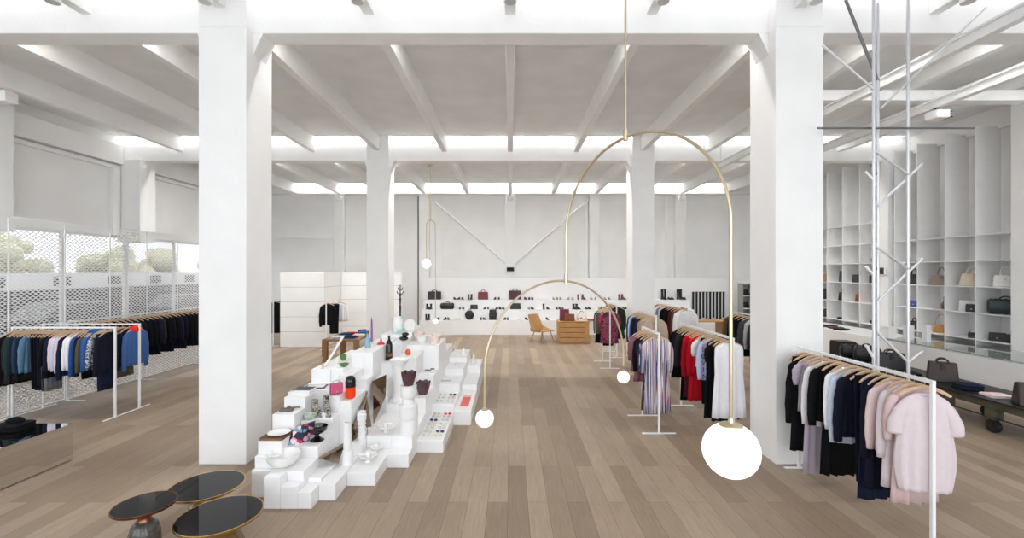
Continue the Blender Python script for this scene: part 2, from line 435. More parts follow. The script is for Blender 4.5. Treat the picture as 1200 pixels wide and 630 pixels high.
# ---------------------------------------------------------------- fitting-room partitions of stacked white boards
def boards(name, label, x0, x1, y0, y1, n, H, face='y'):
    r = root(name, (0, 0, 0), label, 'partition')
    g = .012
    for k in range(n):
        z0 = H * k / n + (g if k else 0); z1 = H * (k + 1) / n
        MB().box(x0, x1, y0, y1, z0, z1).build('board', WHITE_WALL, r, bevel=.006)
    MB().box(x0 + .02, x1 - .02, y0 + .02, y1 - .02, 0, H - .02).build('core', mat('joint_grey', (.35, .35, .35), .9), r, smooth=False)
    return r
boards('fitting_room_partition', 'white banded partition block standing free beside the near column', -8.25, -6.67, 15.9, 17.5, 5, 2.67)
boards('fitting_room_partition', 'white banded partition wall set back behind the rack with the black jacket', -6.65, -4.3, 17.5, 17.7, 5, 2.67)
# ================================================================ CLOTHES RACKS
HR = 1.66
def hanger_mesh():
    mb = MB()
    L = [(-.215, 0, -.150), (-.17, .004, -.122), (-.10, .006, -.088), (-.03, .004, -.068), (0, 0, -.064), (.03, .004, -.068), (.10, .006, -.088), (.17, .004, -.122), (.215, 0, -.150)]
    mb.tube(L, [.012, .016, .018, .018, .018, .018, .018, .016, .012], 8, flat=.6)
    return mb
HANGER = []
def hanger(loc, rz, label, group):
    if not HANGER:
        o = hanger_mesh().build('clothes_hanger', WOODH, None, loc, rz); fixn(o); tag(o, label, 'hanger', group)
        pts = [(0, 0, -.055), (0, 0, -.018)] + [(.020 * math.sin(a) , 0, .006 + .020 * math.cos(a) ) for a in [PI * .85, PI * .6, PI * .3, 0, -PI * .3, -PI * .6]]
        MB().tube(pts, .0028, 6).build('hook', CHROME, o)
        HANGER.append(o); return o
    return dup(HANGER[0], loc, rz, label, group)

def station_ring(hw, ht, z, seed, amp, n=48, cx=0.0, sq=2.6):
    rnd = random.Random(seed); amp = amp * 2.3
    p1, p2, k1, k2 = rnd.uniform(0, 6.28), rnd.uniform(0, 6.28), rnd.choice([3, 4, 5]), rnd.choice([6, 7, 8])
    ring = []
    for j in range(n):
        a = 2 * PI * j / n; c, s = math.cos(a), math.sin(a)
        u = hw * math.copysign(abs(c) ** (2 / sq), c); v = ht * math.copysign(abs(s) ** (2 / 2.1), s)
        w = 1 - abs(c) ** 6
        v += amp * w * (math.sin(k1 * 3.1 * u / max(hw, .01) + p1 + (1.7 if s < 0 else 0)) * .6 + math.sin(k2 * 2.2 * u / max(hw, .01) + p2) * .4)
        ring.append((cx + u, v, z))
    return ring
def loft_profile(prof, seed, n=48, sub=2):
    """prof: list (z, halfwidth, halfthick, foldamp)"""
    pts = []
    for i in range(len(prof) - 1):
        for k in range(sub):
            t = k / sub; a, b = prof[i], prof[i + 1]
            pts.append(tuple(a[q] * (1 - t) + b[q] * t for q in range(4)))
    pts.append(prof[-1])
    return [station_ring(hw, ht, z, seed, am, n) for z, hw, ht, am in pts]

KINDS = {
 # body profile (z, hw, ht, fold)
 'jacket': dict(prof=[(-.085, .055, .020, 0), (-.10, .10, .024, 0), (-.135, .185, .030, .001), (-.165, .222, .038, .002), (-.26, .232, .046, .004), (-.45, .222, .046, .006), (-.62, .226, .046, .009), (-.74, .232, .046, .011)], sleeve=.62, collar=True),
 'coat': dict(prof=[(-.085, .055, .022, 0), (-.10, .10, .026, 0), (-.135, .190, .034, .001), (-.165, .228, .042, .002), (-.30, .236, .05, .004), (-.55, .225, .048, .006), (-.85, .245, .05, .010), (-1.12, .262, .052, .013)], sleeve=.66, collar=True),
 'shirt': dict(prof=[(-.085, .05, .016, 0), (-.10, .095, .020, 0), (-.135, .18, .024, .001), (-.165, .212, .030, .002), (-.28, .222, .036, .006), (-.5, .215, .036, .009), (-.66, .222, .036, .012), (-.80, .205, .034, .013)], sleeve=.62, collar=True),
 'top': dict(prof=[(-.092, .075, .016, 0), (-.11, .12, .020, 0), (-.14, .185, .024, .001), (-.17, .207, .028, .002), (-.30, .215, .034, .006), (-.5, .215, .034, .010), (-.66, .225, .034, .013)], sleeve=.26, collar=False),
 'dress': dict(prof=[(-.092, .085, .016, 0), (-.11, .13, .020, 0), (-.14, .185, .026, .001), (-.18, .20, .032, .002), (-.32, .205, .036, .006), (-.55, .20, .036, .009), (-.85, .225, .040, .013), (-1.18, .245, .042, .016)], sleeve=.0, collar=False),
 'sleeved_dress': dict(prof=[(-.092, .085, .016, 0), (-.11, .13, .020, 0), (-.14, .185, .026, .001), (-.18, .207, .032, .002), (-.32, .205, .036, .006), (-.55, .20, .036, .009), (-.85, .225, .040, .013), (-1.14, .245, .042, .016)], sleeve=.42, collar=False),
 'trousers': dict(prof=[(-.10, .17, .012, 0), (-.12, .175, .022, .001), (-.20, .175, .028, .003), (-.5, .165, .030, .005), (-.8, .155, .030, .006), (-1.06, .148, .028, .007)], sleeve=.0, collar=False),
 'skirt': dict(prof=[(-.10, .165, .016, 0), (-.115, .17, .024, .001), (-.20, .19, .030, .004), (-.5, .20, .034, .010), (-.8, .215, .036, .014), (-.98, .225, .038, .016)], sleeve=.0, collar=False),
 'batwing': dict(prof=[(-.125, .09, .016, 0), (-.145, .13, .022, .001), (-.175, .175, .030, .001), (-.22, .205, .036, .003), (-.34, .225, .042, .006), (-.50, .25, .046, .009), (-.66, .275, .048, .011), (-.80, .275, .046, .012), (-.93, .252, .042, .011), (-1.0, .235, .038, .010)], sleeve=.4, collar=False,
   pts=[(.10, 0, -.165), (.165, 0, -.225), (.225, 0, -.33), (.268, .0, -.44), (.272, 0, -.52)], rad=[.032, .052, .068, .072, .062]),
 'hoodie': dict(prof=[(-.085, .07, .03, 0), (-.10, .11, .034, 0), (-.135, .19, .036, .001), (-.165, .225, .042, .002), (-.3, .24, .05, .005), (-.5, .235, .05, .006), (-.64, .225, .046, .006), (-.70, .205, .042, .004)], sleeve=.60, collar=True),
}
GPROTO = {}
GNAME = {'jacket': 'jacket', 'coat': 'coat', 'shirt': 'shirt', 'top': 'blouse', 'dress': 'dress', 'sleeved_dress': 'dress', 'trousers': 'trousers', 'skirt': 'skirt', 'batwing': 'sweater', 'hoodie': 'hooded_jacket'}
def garment_parts(kind, seed, ls, ws):
    K = KINDS[kind]; zt = K['prof'][0][0]
    prof = []
    for z, hw, ht, am in K['prof']:
        zz = z if z > -.2 else -.2 + (z + .2) * ls
        prof.append((zz, hw * ws, ht, am))
    body = MB().rings(loft_profile(prof, seed))
    sl = []
    if K['sleeve']:
        L = K['sleeve'] * (ls if kind != 'top' else 1); rnd = random.Random(seed + 9)
        for s in (-1, 1):
            o = rnd.uniform(-.015, .015); f = rnd.uniform(.02, .06)
            P_ = [(s * .175 * ws, 0, -.165), (s * .215 * ws, .004, -.215), (s * (.245 * ws), o, -.165 - L * .35), (s * (.247 * ws + f * .3), o * 1.5, -.165 - L * .7), (s * (.24 * ws + f * .2), o * 2 + .01, -.165 - L)]
            R_ = [.040, .060, .062, .054, .046] if kind in ('jacket', 'coat', 'hoodie') else [.036, .055, .056, .048, .036]
            if 'pts' in K: P_ = [(s * a * ws, b_, c) for a, b_, c in K['pts']]; R_ = K['rad']
            pts = []; rr = []
            for i in range(4):
                for k in range(3):
                    t = k / 3; pts.append(tuple(P_[i][q] * (1 - t) + P_[i + 1][q] * t for q in range(3))); rr.append((R_[i] * (1 - t) + R_[i + 1] * t) * (1 + .05 * math.sin((i * 3 + k) * 2.1 + seed)))
            pts.append(P_[-1]); rr.append(R_[-1])
            sl.append(MB().tube(pts, rr, 12, flat=.62))
    col = None
    if K['collar']:
        pts = []
        if kind == 'hoodie':
            col = MB().ball(.13, 0, .005, -.10, 18, 10, 1.0, .62, .62)
        else:
            col = MB()
            for s in (-1, 1):
                col.add([(s * .055, .03, -.070), (s * .07, -.028, -.085), (s * .012, -.05, -.155), (s * .004, -.045, -.165), (s * .060, .035, -.098), (s * .082, -.030, -.112), (s * .03, -.052, -.19), (s * .004, -.05, -.20)],
                        [(0, 1, 5, 4), (1, 2, 6, 5), (2, 3, 7, 6)])
            col.add([(-.055, .03, -.07), (.055, .03, -.07), (.06, .036, -.10), (-.06, .036, -.10)], [(0, 1, 2, 3)])
    elif kind in ('batwing', 'top', 'dress', 'sleeved_dress'):
        z0, h0, t0, _ = prof[0]
        col = MB().tube([((h0 + .006) * math.cos(2 * PI * q / 20), (t0 + .008) * math.sin(2 * PI * q / 20) - .004, z0 - .006 - .018 * max(0, -math.sin(2 * PI * q / 20)) * (1 - abs(math.cos(2 * PI * q / 20)))) for q in range(21)], .006, 6)
    return body, sl, col
SEEDN = [0]
def garment(kind, m, loc, rz, label, group, ls=1.0, ws=1.0, cm=None, detail=True, tilt=0):
    key = (kind, round(ls, 2), round(ws, 2), SEEDN[0] % 3, m.name, cm.name if cm else '')
    SEEDN[0] += 1
    if key in GPROTO: return dup(GPROTO[key], loc, rz, label, group)
    b, sl, col = garment_parts(kind, SEEDN[0] * 7 + 3, ls, ws)
    o = b.build(GNAME[kind], m, None, loc, rz, angle=2.2); fixn(o); tag(o, label, GNAME[kind].replace('_', ' '), group)
    for s in sl:
        c = s.build('sleeve', m, o, angle=2.2); fixn(c)
    if col is not None:
        hood = kind == 'hoodie'; K_ = KINDS[kind]
        c = col.build('hood' if hood else 'collar' if K_['collar'] else 'neckband', cm or m, o, angle=2.2, solid=.004 if K_['collar'] and not hood else 0); fixn(c)
        if cm: c['label'] = 'red hood' if hood else 'contrast collar'
    GPROTO[key] = o
    return o

def rack(name_label, ends, group=None, foot=.40, axis='y', posts=None, H=HR):
    """straight rail between two ends with a T foot at each post; axis = direction of the rail"""
    (x0, y0), (x1, y1) = ends
    r = root('clothes_rack', ((x0 + x1) / 2, (y0 + y1) / 2, 0), name_label, 'clothes rack', group)
    cx, cy = r.location.x, r.location.y; t = .017
    if axis == 'y': MB().box(-t, t, y0 - cy - t, y1 - cy + t, H - t, H + t).build('rail', STEELW, r, bevel=.004)
    else: MB().box(x0 - cx - t, x1 - cx + t, -t, t, H - t, H + t).build('rail', STEELW, r, bevel=.004)
    for (x, y) in (posts or ends):
        MB().box(x - cx - t, x - cx + t, y - cy - t, y - cy + t, .012, H - t).build('post', STEELW, r, bevel=.004)
        if axis == 'y': MB().box(x - cx - foot / 2, x - cx + foot / 2, y - cy - .022, y - cy + .022, 0, .014).build('foot', STEELW, r, bevel=.003)
        else: MB().box(x - cx - .022, x - cx + .022, y - cy - foot / 2, y - cy + foot / 2, 0, .014).build('foot', STEELW, r, bevel=.003)
    return r

C = {}
def fc(n, *rgb): C[n] = fabric(n.replace(' ', '_'), rgb)
fc('black', 20, 20, 23); fc('charcoal', 46, 46, 50); fc('navy', 28, 34, 58); fc('dark navy', 22, 25, 40); fc('grey', 122, 122, 130); fc('dark grey', 74, 74, 80)
fc('dark green', 38, 62, 56); fc('teal', 42, 66, 82); fc('steel blue', 92, 130, 160); fc('denim blue', 52, 88, 148); fc('bright blue', 42, 82, 140)
fc('blush pink', 228, 204, 204); fc('pale pink', 218, 205, 209); fc('pale blue', 198, 210, 234); fc('white', 236, 236, 240); fc('lilac grey', 180, 170, 184)
fc('beige', 186, 166, 150); fc('tan', 172, 148, 130); fc('olive', 84, 84, 66); fc('red', 188, 22, 38); fc('dusty rose', 136, 92, 100); fc('maroon', 92, 34, 46)
fc('brown', 104, 78, 58); fc('cream', 222, 214, 200); fc('grey teal', 134, 156, 158); fc('mauve pink', 212, 186, 186); fc('light grey', 190, 192, 198)
fc('mid blue', 66, 98, 152); fc('forest green', 46, 52, 38); fc('bright red', 226, 50, 42); fc('petrol blue', 36, 62, 92)
C['sequined'] = ramp_mat('sequined_stripes', 'noise', [(0, (24, 28, 56)), (.38, (44, 60, 120)), (.43, (228, 226, 236)), (.46, (28, 32, 66)), (.49, (222, 172, 168)), (.51, (246, 240, 240)), (.535, (44, 66, 132)), (.56, (170, 96, 96)), (.585, (232, 228, 238)), (.615, (24, 28, 60))], scale=1.0, rough=.4, stretch=(19, .3, .22), metal=.1)
C['striped navy'] = ramp_mat('navy_silver_stripe', 'wave', [(0, (26, 30, 52)), (.55, (170, 176, 190)), (.7, (30, 34, 60))], scale=4.0, rough=.6, distort=.6, stretch=(1, 1, .1))
C['paisley'] = ramp_mat('purple_paisley', 'noise', [(0, (60, 30, 62)), (.42, (120, 40, 78)), (.5, (168, 64, 72)), (.58, (84, 42, 96)), (.66, (150, 128, 84))], scale=11, distort=1.2, rough=.8)
C['speckled'] = ramp_mat('speckled_print', 'voronoi', [(0, (60, 66, 86)), (.5, (196, 202, 212))], scale=60, rough=.8)
C['lettered'] = fabric('pale_blue_cotton', (190, 202, 236))

def fill(rackdesc, items, p0, p1, axis, group, jitter=.14, rev_order='front', z=HR, base_rz=0.0, rz0=None):
    """hang items evenly from p0 to p1; first item is nearest the named end"""
    rnd = random.Random(len(items) * 31 + int(abs(p0[0] * 10)))
    n = len(items); objs = []
    for i, it in enumerate(items):
        kind, colname = it[0], it[1]; ls = it[2] if len(it) > 2 else 1.0; ws = it[3] if len(it) > 3 else 1.0
        cm = it[4] if len(it) > 4 else None; special = it[5] if len(it) > 5 else None
        t = i / max(n - 1, 1)
        x = p0[0] + (p1[0] - p0[0]) * t; y = p0[1] + (p1[1] - p0[1]) * t
        rz = (0 if axis == 'y' else PI / 2) + rnd.uniform(-jitter, jitter) + base_rz
        if i == 0 and rz0 is not None: rz = rz0
        noun = GNAME[kind].replace('_', ' ')
        lab = special or '%s %s hanging %s from the %s on %s' % (colname, noun, ORD[i], rev_order, rackdesc)
        zz = z - 0.0
        garment(kind, C[colname] if isinstance(colname, str) else colname, (x, y, zz), rz, lab, group, ls, ws, cm)
        objs.append(hanger((x, y, zz), rz, 'wooden clothes hanger on ' + rackdesc, 'wooden hangers on ' + rackdesc))
    return objs

# --- rack by the steel poles (front right)
rack('long white clothes rack of blush, navy and black clothes by the steel poles', [(3.97, 4.17), (3.97, 6.10)], 'floor racks')
fill('the rack by the steel poles', [
 ('batwing', 'pale pink', 1.08, .93, None, 'pale pink batwing sweater hanging frontmost on the rack by the steel poles'),
 ('sleeved_dress', 'mauve pink', 1.08), ('coat', 'pale pink', .98), ('shirt', 'blush pink', 1.0), ('coat', 'dark navy', 1.12), ('dress', 'navy', 1.22), ('trousers', 'dark navy', 1.25), ('jacket', 'dark navy', 1.15),
 ('shirt', 'pale blue', 1.22), ('shirt', 'white', 1.02), ('dress', 'black', 1.22), ('jacket', 'black', 1.1), ('shirt', 'white', 1.15), ('dress', 'lilac grey', 1.35), ('top', 'lilac grey', 1.25), ('coat', 'black', 1.22), ('trousers', 'black', 1.1)],
 (3.97, 4.25), (3.97, 6.0), 'y', 'clothes on the rack by the steel poles', jitter=.10, base_rz=.04, rz0=-.2)
garment('skirt', C['mauve pink'], (3.97, 4.42, HR - .02), .2, 'mauve pink skirt hanging under the frontmost batwing sweater', 'clothes on the rack by the steel poles', 1.05, .8)

# --- short rack with the sequin dress
rack('short white clothes rack carrying the sequined dress', [(2.48, 7.40), (2.48, 8.32)], 'floor racks', foot=.56)
fill('the sequin dress rack', [
 ('sleeved_dress', 'sequined', 1.22, 1.0, None, 'vertically striped sequined dress at the front of the short rack'), ('sleeved_dress', 'striped navy', 1.2), ('top', 'navy', 1.2), ('jacket', 'black', .92), ('sleeved_dress', 'dusty rose', .80), ('coat', 'dusty rose', .66)],
 (2.48, 7.50), (2.48, 8.22), 'y', 'clothes on the sequin dress rack', base_rz=.12)

# --- rack with the white dress
rack('long white clothes rack with the white dress at its front end', [(3.44, 6.85), (3.44, 8.94)], 'floor racks', foot=.5)
fill('the white dress rack', [
 ('dress', 'white', 1.08, 1.12, None, 'white sleeveless dress at the front of the rack behind the big globe'), ('dress', 'black', 1.16), ('top', 'black', 1.15), ('dress', 'black', 1.2), ('shirt', 'lettered', .98, 1, None, 'pale blue shirt printed with dark lettering on the white dress rack'),
 ('trousers', 'black', 1.2), ('top', 'white', .9), ('jacket', 'red', 1.05), ('dress', 'red', 1.1), ('jacket', 'red', 1.15), ('dress', 'maroon', 1.1), ('dress', 'black', 1.2), ('jacket', 'charcoal', 1.0), ('jacket', 'dark navy', 1.0), ('coat', 'black', .92)],
 (3.44, 6.98), (3.44, 8.8), 'y', 'clothes on the white dress rack', base_rz=.12)
shirt = [q for q in bpy.data.objects if q.get('label', '').startswith('pale blue shirt printed')][0]
INK = mat('dark_print_ink', (.02, .02, .05), .7); INK2 = mat('rose_print_ink', srgb(190, 70, 110), .7)
for i, (t_, x_) in enumerate((('LE', -.20), ('OE', -.21), ('VT', -.21), ('19', -.20), ('NO', -.19))):
    cu = bpy.data.curves.new('lettering', 'FONT'); cu.body = t_; cu.size = .12; cu.extrude = .001; cu.materials.append(INK if i % 2 or i == 4 else INK2)
    tmp = bpy.data.objects.new('lettering_outline', cu); me = bpy.data.meshes.new_from_object(tmp); bpy.data.objects.remove(tmp)
    lo = bpy.data.objects.new('lettering', me); COL.objects.link(lo); lo.parent = shirt; lo.location = (x_ - .04, -.058, -.30 - .115 * i); lo.rotation_euler = (PI / 2, 0, -.25)
# --- rack before the far column
rack('white clothes rack of beige and navy jackets in front of the far column', [(3.42, 10.4), (3.42, 12.0)], 'floor racks')
fill('the rack before the far column', [('jacket', 'beige', 1.1), ('jacket', 'tan', 1.1), ('jacket', 'beige', 1.1), ('top', 'tan', 1.2), ('coat', 'navy', .85), ('jacket', 'navy', 1.1), ('jacket', 'black', 1.1), ('coat', 'navy', .85), ('jacket', 'mid blue', 1.1), ('shirt', 'pale blue', 1.0), ('jacket', 'petrol blue', 1.1)],
 (3.42, 10.5), (3.42, 11.9), 'y', 'clothes on the rack before the far column')
# --- paisley rack and green coat rack
rack('short white clothes rack holding the purple paisley coat', [(2.78, 12.37), (2.78, 13.35)], 'floor racks', foot=.55)
fill('the paisley coat rack', [('sleeved_dress', 'paisley', .82, 1.05, None, 'purple paisley coat at the front of its short rack'), ('trousers', 'black', 1.0), ('jacket', 'brown', .95), ('jacket', 'petrol blue', .95), ('jacket', 'grey teal', .98), ('coat', 'black', .95)],
 (2.78, 12.45), (2.78, 13.2), 'y', 'clothes on the paisley coat rack')
rack('white clothes rack with the dark green coat beside the far column', [(3.33, 13.9), (3.33, 15.0)], 'floor racks')
fill('the green coat rack', [('coat', 'forest green', .95), ('coat', 'black', .95), ('jacket', 'brown', 1.0), ('jacket', 'charcoal', 1.0)], (3.36, 14.0), (3.36, 14.9), 'y', 'clothes on the green coat rack')
# --- white shirt rack
rack('white clothes rack with the crisp white shirt in front', [(5.05, 12.6), (5.05, 15.2)], 'floor racks')
fill('the white shirt rack', [('shirt', 'white', 1.15, 1.15), ('shirt', 'white', 1.1, 1.1), ('jacket', 'brown', 1.1), ('coat', 'maroon', .9), ('jacket', 'black', 1.1), ('coat', 'black', .95), ('coat', 'black', .9), ('shirt', 'light grey', 1.0), ('jacket', 'grey', 1.1), ('shirt', 'cream', 1.0), ('jacket', 'mid blue', 1.0)],
 (5.05, 12.7), (5.05, 15.0), 'y', 'clothes on the white shirt rack')
# --- rack behind the big column
rack('white clothes rack of black coats behind the near column', [(5.78, 9.3), (5.78, 11.55)], 'floor racks')
fill('the rack behind the near column', [('coat', 'black', .95), ('jacket', 'charcoal', 1.05), ('shirt', 'grey', 1.0), ('jacket', 'black', 1.1), ('coat', 'charcoal', .9), ('shirt', 'light grey', 1.0), ('jacket', 'dark grey', 1.05), ('coat', 'black', .9), ('jacket', 'black', 1.1), ('jacket', 'black', 1.0), ('jacket', 'brown', 1.1)],
 (5.78, 9.45), (5.78, 11.45), 'y', 'clothes on the rack behind the near column')

# --- double rack against the mesh screen (two rails side by side)
r = root('clothes_rack', (-7.33, 8.5, 0), 'double-railed white clothes rack standing out from the mesh screen', 'clothes rack', 'floor racks')
t = .017
for y in (-.27, .27):
    MB().box(-1.92, t, y - t, y + t, HR - t, HR + t).build('rail', STEELW, r, bevel=.004)
    for x in (0, -1.9): MB().box(x - t, x + t, y - t, y + t, .012, HR - t).build('post', STEELW, r, bevel=.004)
for x in (0, -1.9): MB().box(x - .022, x + .022, -.52, .52, 0, .014).build('foot', STEELW, r, bevel=.003)
L1 = [('jacket', 'dark navy', 1.1), ('trousers', 'navy', 1.1), ('shirt', 'speckled', .9), ('hoodie', 'denim blue', .95), ('hoodie', 'bright blue', 1.0), ('jacket', 'olive', 1.0), ('jacket', 'navy', 1.1), ('jacket', 'bright blue', 1.1),
      ('shirt', 'white', .92), ('shirt', 'white', .92), ('jacket', 'navy', 1.2), ('shirt', 'blush pink', 1.0), ('shirt', 'pale blue', .95), ('shirt', 'blush pink', .9), ('jacket', 'navy', .95), ('coat', 'black', .75), ('trousers', 'grey', 1.1),
      ('trousers', 'dark grey', 1.1), ('trousers', 'dark navy', 1.08), ('trousers', 'dark navy', 1.08), ('trousers', 'black', 1.05), ('shirt', 'steel blue', 1.0), ('jacket', 'navy', 1.05), ('jacket', 'teal', 1.0), ('jacket', 'navy', 1.0), ('jacket', 'dark green', 1.05), ('coat', 'charcoal', .85), ('coat', 'black', .9)]
fill('the double rack front rail', L1, (-7.45, 8.23), (-9.17, 8.23), 'x', 'clothes on the front rail of the double rack', rev_order='open end', jitter=.10)
L2 = [('hoodie', 'mid blue', 1.18, 1.08, C['bright red'], 'blue hooded jacket with a red hood on the back rail of the double rack'), ('jacket', 'navy', 1.1), ('coat', 'olive', .9), ('jacket', 'black', 1.05), ('trousers', 'black', 1.0), ('jacket', 'dark navy', 1.05), ('shirt', 'grey teal', .9), ('trousers', 'black', 1.0), ('jacket', 'charcoal', 1.05), ('jacket', 'dark navy', 1.0), ('jacket', 'black', 1.0), ('jacket', 'navy', 1.0)]
o = fill('the double rack back rail', L2, (-7.40, 8.77), (-8.85, 8.77), 'x', 'clothes on the back rail of the double rack', rev_order='open end', jitter=.08)

# --- long rack along the mesh screen
r = root('clothes_rack', (-9.05, 11.3, 0), 'long white clothes rack running along the mesh screen', 'clothes rack', 'floor racks')
MB().box(-t, t, -2.05, 2.6, HR - t, HR + t).build('rail', STEELW, r, bevel=.004)
for y in (-2.03, -.2, 1.75, 2.58):
    MB().box(-.2 - t, -.2 + t, y - t, y + t, .012, HR - t).build('post', STEELW, r, bevel=.004)
    MB().box(-.2 + t, -t, y - t, y + t, HR - t, HR + t).build('rail_bracket', STEELW, r)
    MB().box(-.24, .16, y - .022, y + .022, 0, .014).build('foot', STEELW, r, bevel=.003)
kinds = ['jacket', 'trousers', 'coat', 'jacket', 'shirt', 'jacket', 'trousers', 'jacket']
cols = ['black', 'dark navy', 'charcoal', 'black', 'dark navy', 'dark grey', 'black', 'navy', 'pale blue', 'black', 'black', 'dark grey', 'olive', 'black', 'charcoal', 'steel blue', 'navy', 'black']
L3 = []
rnd = random.Random(5)
for i in range(30):
    k = kinds[(i * 5 + i // 3) % 8]; c = cols[(i * 7 + i // 5) % len(cols)]
    if k in ('coat', 'trousers'): c = ('black', 'charcoal', 'dark navy')[i % 3]
    L3.append((k, c, .9 if k == 'coat' else 1.0 if k != 'trousers' else 1.05))
fill('the long mesh screen rack', L3, (-9.0, 9.4), (-9.0, 13.75), 'y', 'clothes on the long rack along the mesh screen', jitter=.16, base_rz=.25)

# --- small rack by the fitting room and the one left of it
rack('short white clothes rack holding the black jacket by the fitting room', [(-6.35, 15.3), (-6.35, 16.3)], 'floor racks')
fill('the fitting room rack', [('jacket', 'black', 1.15), ('trousers', 'black', 1.1), ('shirt', 'white', .9)], (-6.33, 15.4), (-6.1, 15.9), 'y', 'clothes on the fitting room rack')
rack('white clothes rack of black clothes beyond the banded partition', [(-8.6, 16.1), (-8.6, 18.0)], 'floor racks')
fill('the rack beyond the banded partition', [('coat', 'black', 1.1), ('coat', 'black', 1.1), ('shirt', 'cream', .9), ('coat', 'charcoal', 1.0), ('coat', 'black', 1.0)], (-8.62, 16.3), (-8.62, 17.6), 'y', 'clothes on the rack beyond the banded partition')
# ================================================================ STEPPED DISPLAY
disp = root('stepped_display', (-1.9, 7.8, 0), 'white stepped plinth display rising in blocks to a ridge in the middle of the floor', 'display stand')
OX, OY = disp.location.x, disp.location.y
STRIPS = [  # x0, x1, [(front depth, top height)...], back end
 (-3.10, -2.81, [(5.31, .32), (5.38, .46), (5.45, .62), (5.78, .84), (6.08, .98), (6.92, 1.18), (8.6, 1.05), (9.6, .80)], 10.4),
 (-2.81, -2.62, [(5.05, .36), (5.58, .50), (5.95, .70), (6.45, .98), (6.95, 1.18), (8.8, 1.2)], 10.4),
 (-2.62, -2.42, [(5.05, .25), (5.20, .36), (5.58, .50), (6.05, .70), (6.28, .93), (6.75, 1.12), (7.3, 1.37), (9.0, 1.42)], 10.6),
 (-2.42, -2.26, [(5.05, .19), (5.30, .235), (6.30, .85), (7.0, 1.0), (7.3, 1.37), (9.0, 1.42)], 10.6),
 (-2.26, -2.06, [(5.23, .195), (6.15, .30), (6.6, .36), (7.42, .90), (7.75, 1.10), (8.4, 1.34), (9.3, 1.43)], 10.6),
 (-2.06, -1.70, [(5.59, .165), (6.35, .35), (7.35, .50), (7.75, .78), (8.05, 1.14), (8.8, 1.24)], 10.6),
 (-1.70, -1.40, [(6.11, .18), (6.35, .35), (7.35, .60), (8.1, .80), (8.67, 1.25), (9.7, .95)], 10.8),
 (-1.40, -1.00, [(6.62, .18), (7.9, .33), (8.75, .48), (9.5, .62), (10.2, .74)], 11.2),
 (-1.00, -0.69, [(7.80, .245), (9.2, .36), (10.3, .52), (11.1, .38)], 11.5),
]
for x0, x1, st, ye in STRIPS:
    for i, (y, z) in enumerate(st):
        y2 = st[i + 1][0] if i + 1 < len(st) else ye
        MB().box(x0 + .001 - OX, x1 - .001 - OX, y - OY, y2 - OY - .001, 0, z).build('step_block', LACQ, disp, bevel=.005)
def top(x, y):
    for x0, x1, st, ye in STRIPS:
        if x0 <= x <= x1:
            h = 0
            for yy, z in st:
                if y >= yy: h = z
            return h
    return 0
# bronze mirror facets filling the valley between the two flights
MIRR = mat('bronze_mirror', srgb(140, 122, 104), 0.06, metal=1.0)
def facet(a, b, c, name='mirror_facet'):
    a, b, c = (Vector(p) - Vector((OX, OY, 0)) for p in (a, b, c))
    n = (b - a).cross(c - a).normalized() * .008
    MB().add([a, b, c, a + n, b + n, c + n], [(0, 2, 1), (3, 4, 5), (0, 1, 4, 3), (1, 2, 5, 4), (2, 0, 3, 5)]).build(name, MIRR, disp, smooth=False)
facet((-2.20, 5.68, .245), (-2.32, 6.25, .30), (-2.40, 5.54, .37))
facet((-2.20, 6.62, .37), (-2.23, 6.92, .84), (-2.24, 6.30, .50))
facet((-2.24, 6.27, .26), (-2.20, 6.62, .37), (-2.24, 6.28, .55))
facet((-2.09, 6.68, .37), (-2.21, 6.62, .37), (-2.25, 6.92, .86))
facet((-2.09, 6.80, .37), (-2.235, 7.20, .92), (-2.08, 7.40, .62))
facet((-2.08, 7.40, .62), (-2.235, 7.20, .92), (-2.07, 7.41, .98))

# ---------------------------------------------------------------- things on it
PORC = mat('white_porcelain', (.87, .865, .85), 0.25, var=.02)
PORCM = mat('white_bisque', (.86, .86, .855), 0.55, var=.02)
def on(name, x, y, label, cat, group=None, rz=0.0, z=None):
    return root(name, (x, y, top(x, y) if z is None else z), label, cat, group, rz)
# white bowl with a pouring lip
def bowl_prof(R, h, t=.012, base=.45): 
    o = [(R * base, 0), (R * .8, h * .28), (R * .95, h * .65), (R, h)]
    i = [(R - t, h), (R * .93 - t, h * .66), (R * .74, h * .32), (R * .3, h * .12), (0.001, h * .1)]
    return o + i
r = on('mixing_bowl', -2.74, 5.36, 'large white porcelain bowl with a pouring lip near the front of the display', 'bowl')
fixn(MB().lathe(bowl_prof(.19, .145), 36, fn=lambda q, z, a: q * (1 + (.10 * max(0, math.cos(a - 2.5)) ** 24 * (z / .145) ** 2))).build('bowl_body', PORC, r))
MB().lathe([(.085, 0), (.09, .012), (.075, .014)], 28).build('foot_ring', PORC, r)
# black footed bowl
BG = mat('black_glass', (.006, .006, .007), 0.08, spec=.6)
r = on('footed_bowl', -2.52, 5.79, 'glossy black footed bowl on the front part of the display', 'bowl')
fixn(MB().lathe([(.03, .085), (.075, .10), (.118, .135), (.13, .185), (.122, .185), (.108, .14), (.06, .112), (.001, .105)], 36).build('bowl_body', BG, r))
fixn(MB().lathe([(.001, 0), (.085, 0), (.088, .008), (.05, .035), (.026, .06), (.03, .09), (.001, .095)], 32).build('pedestal', BG, r))
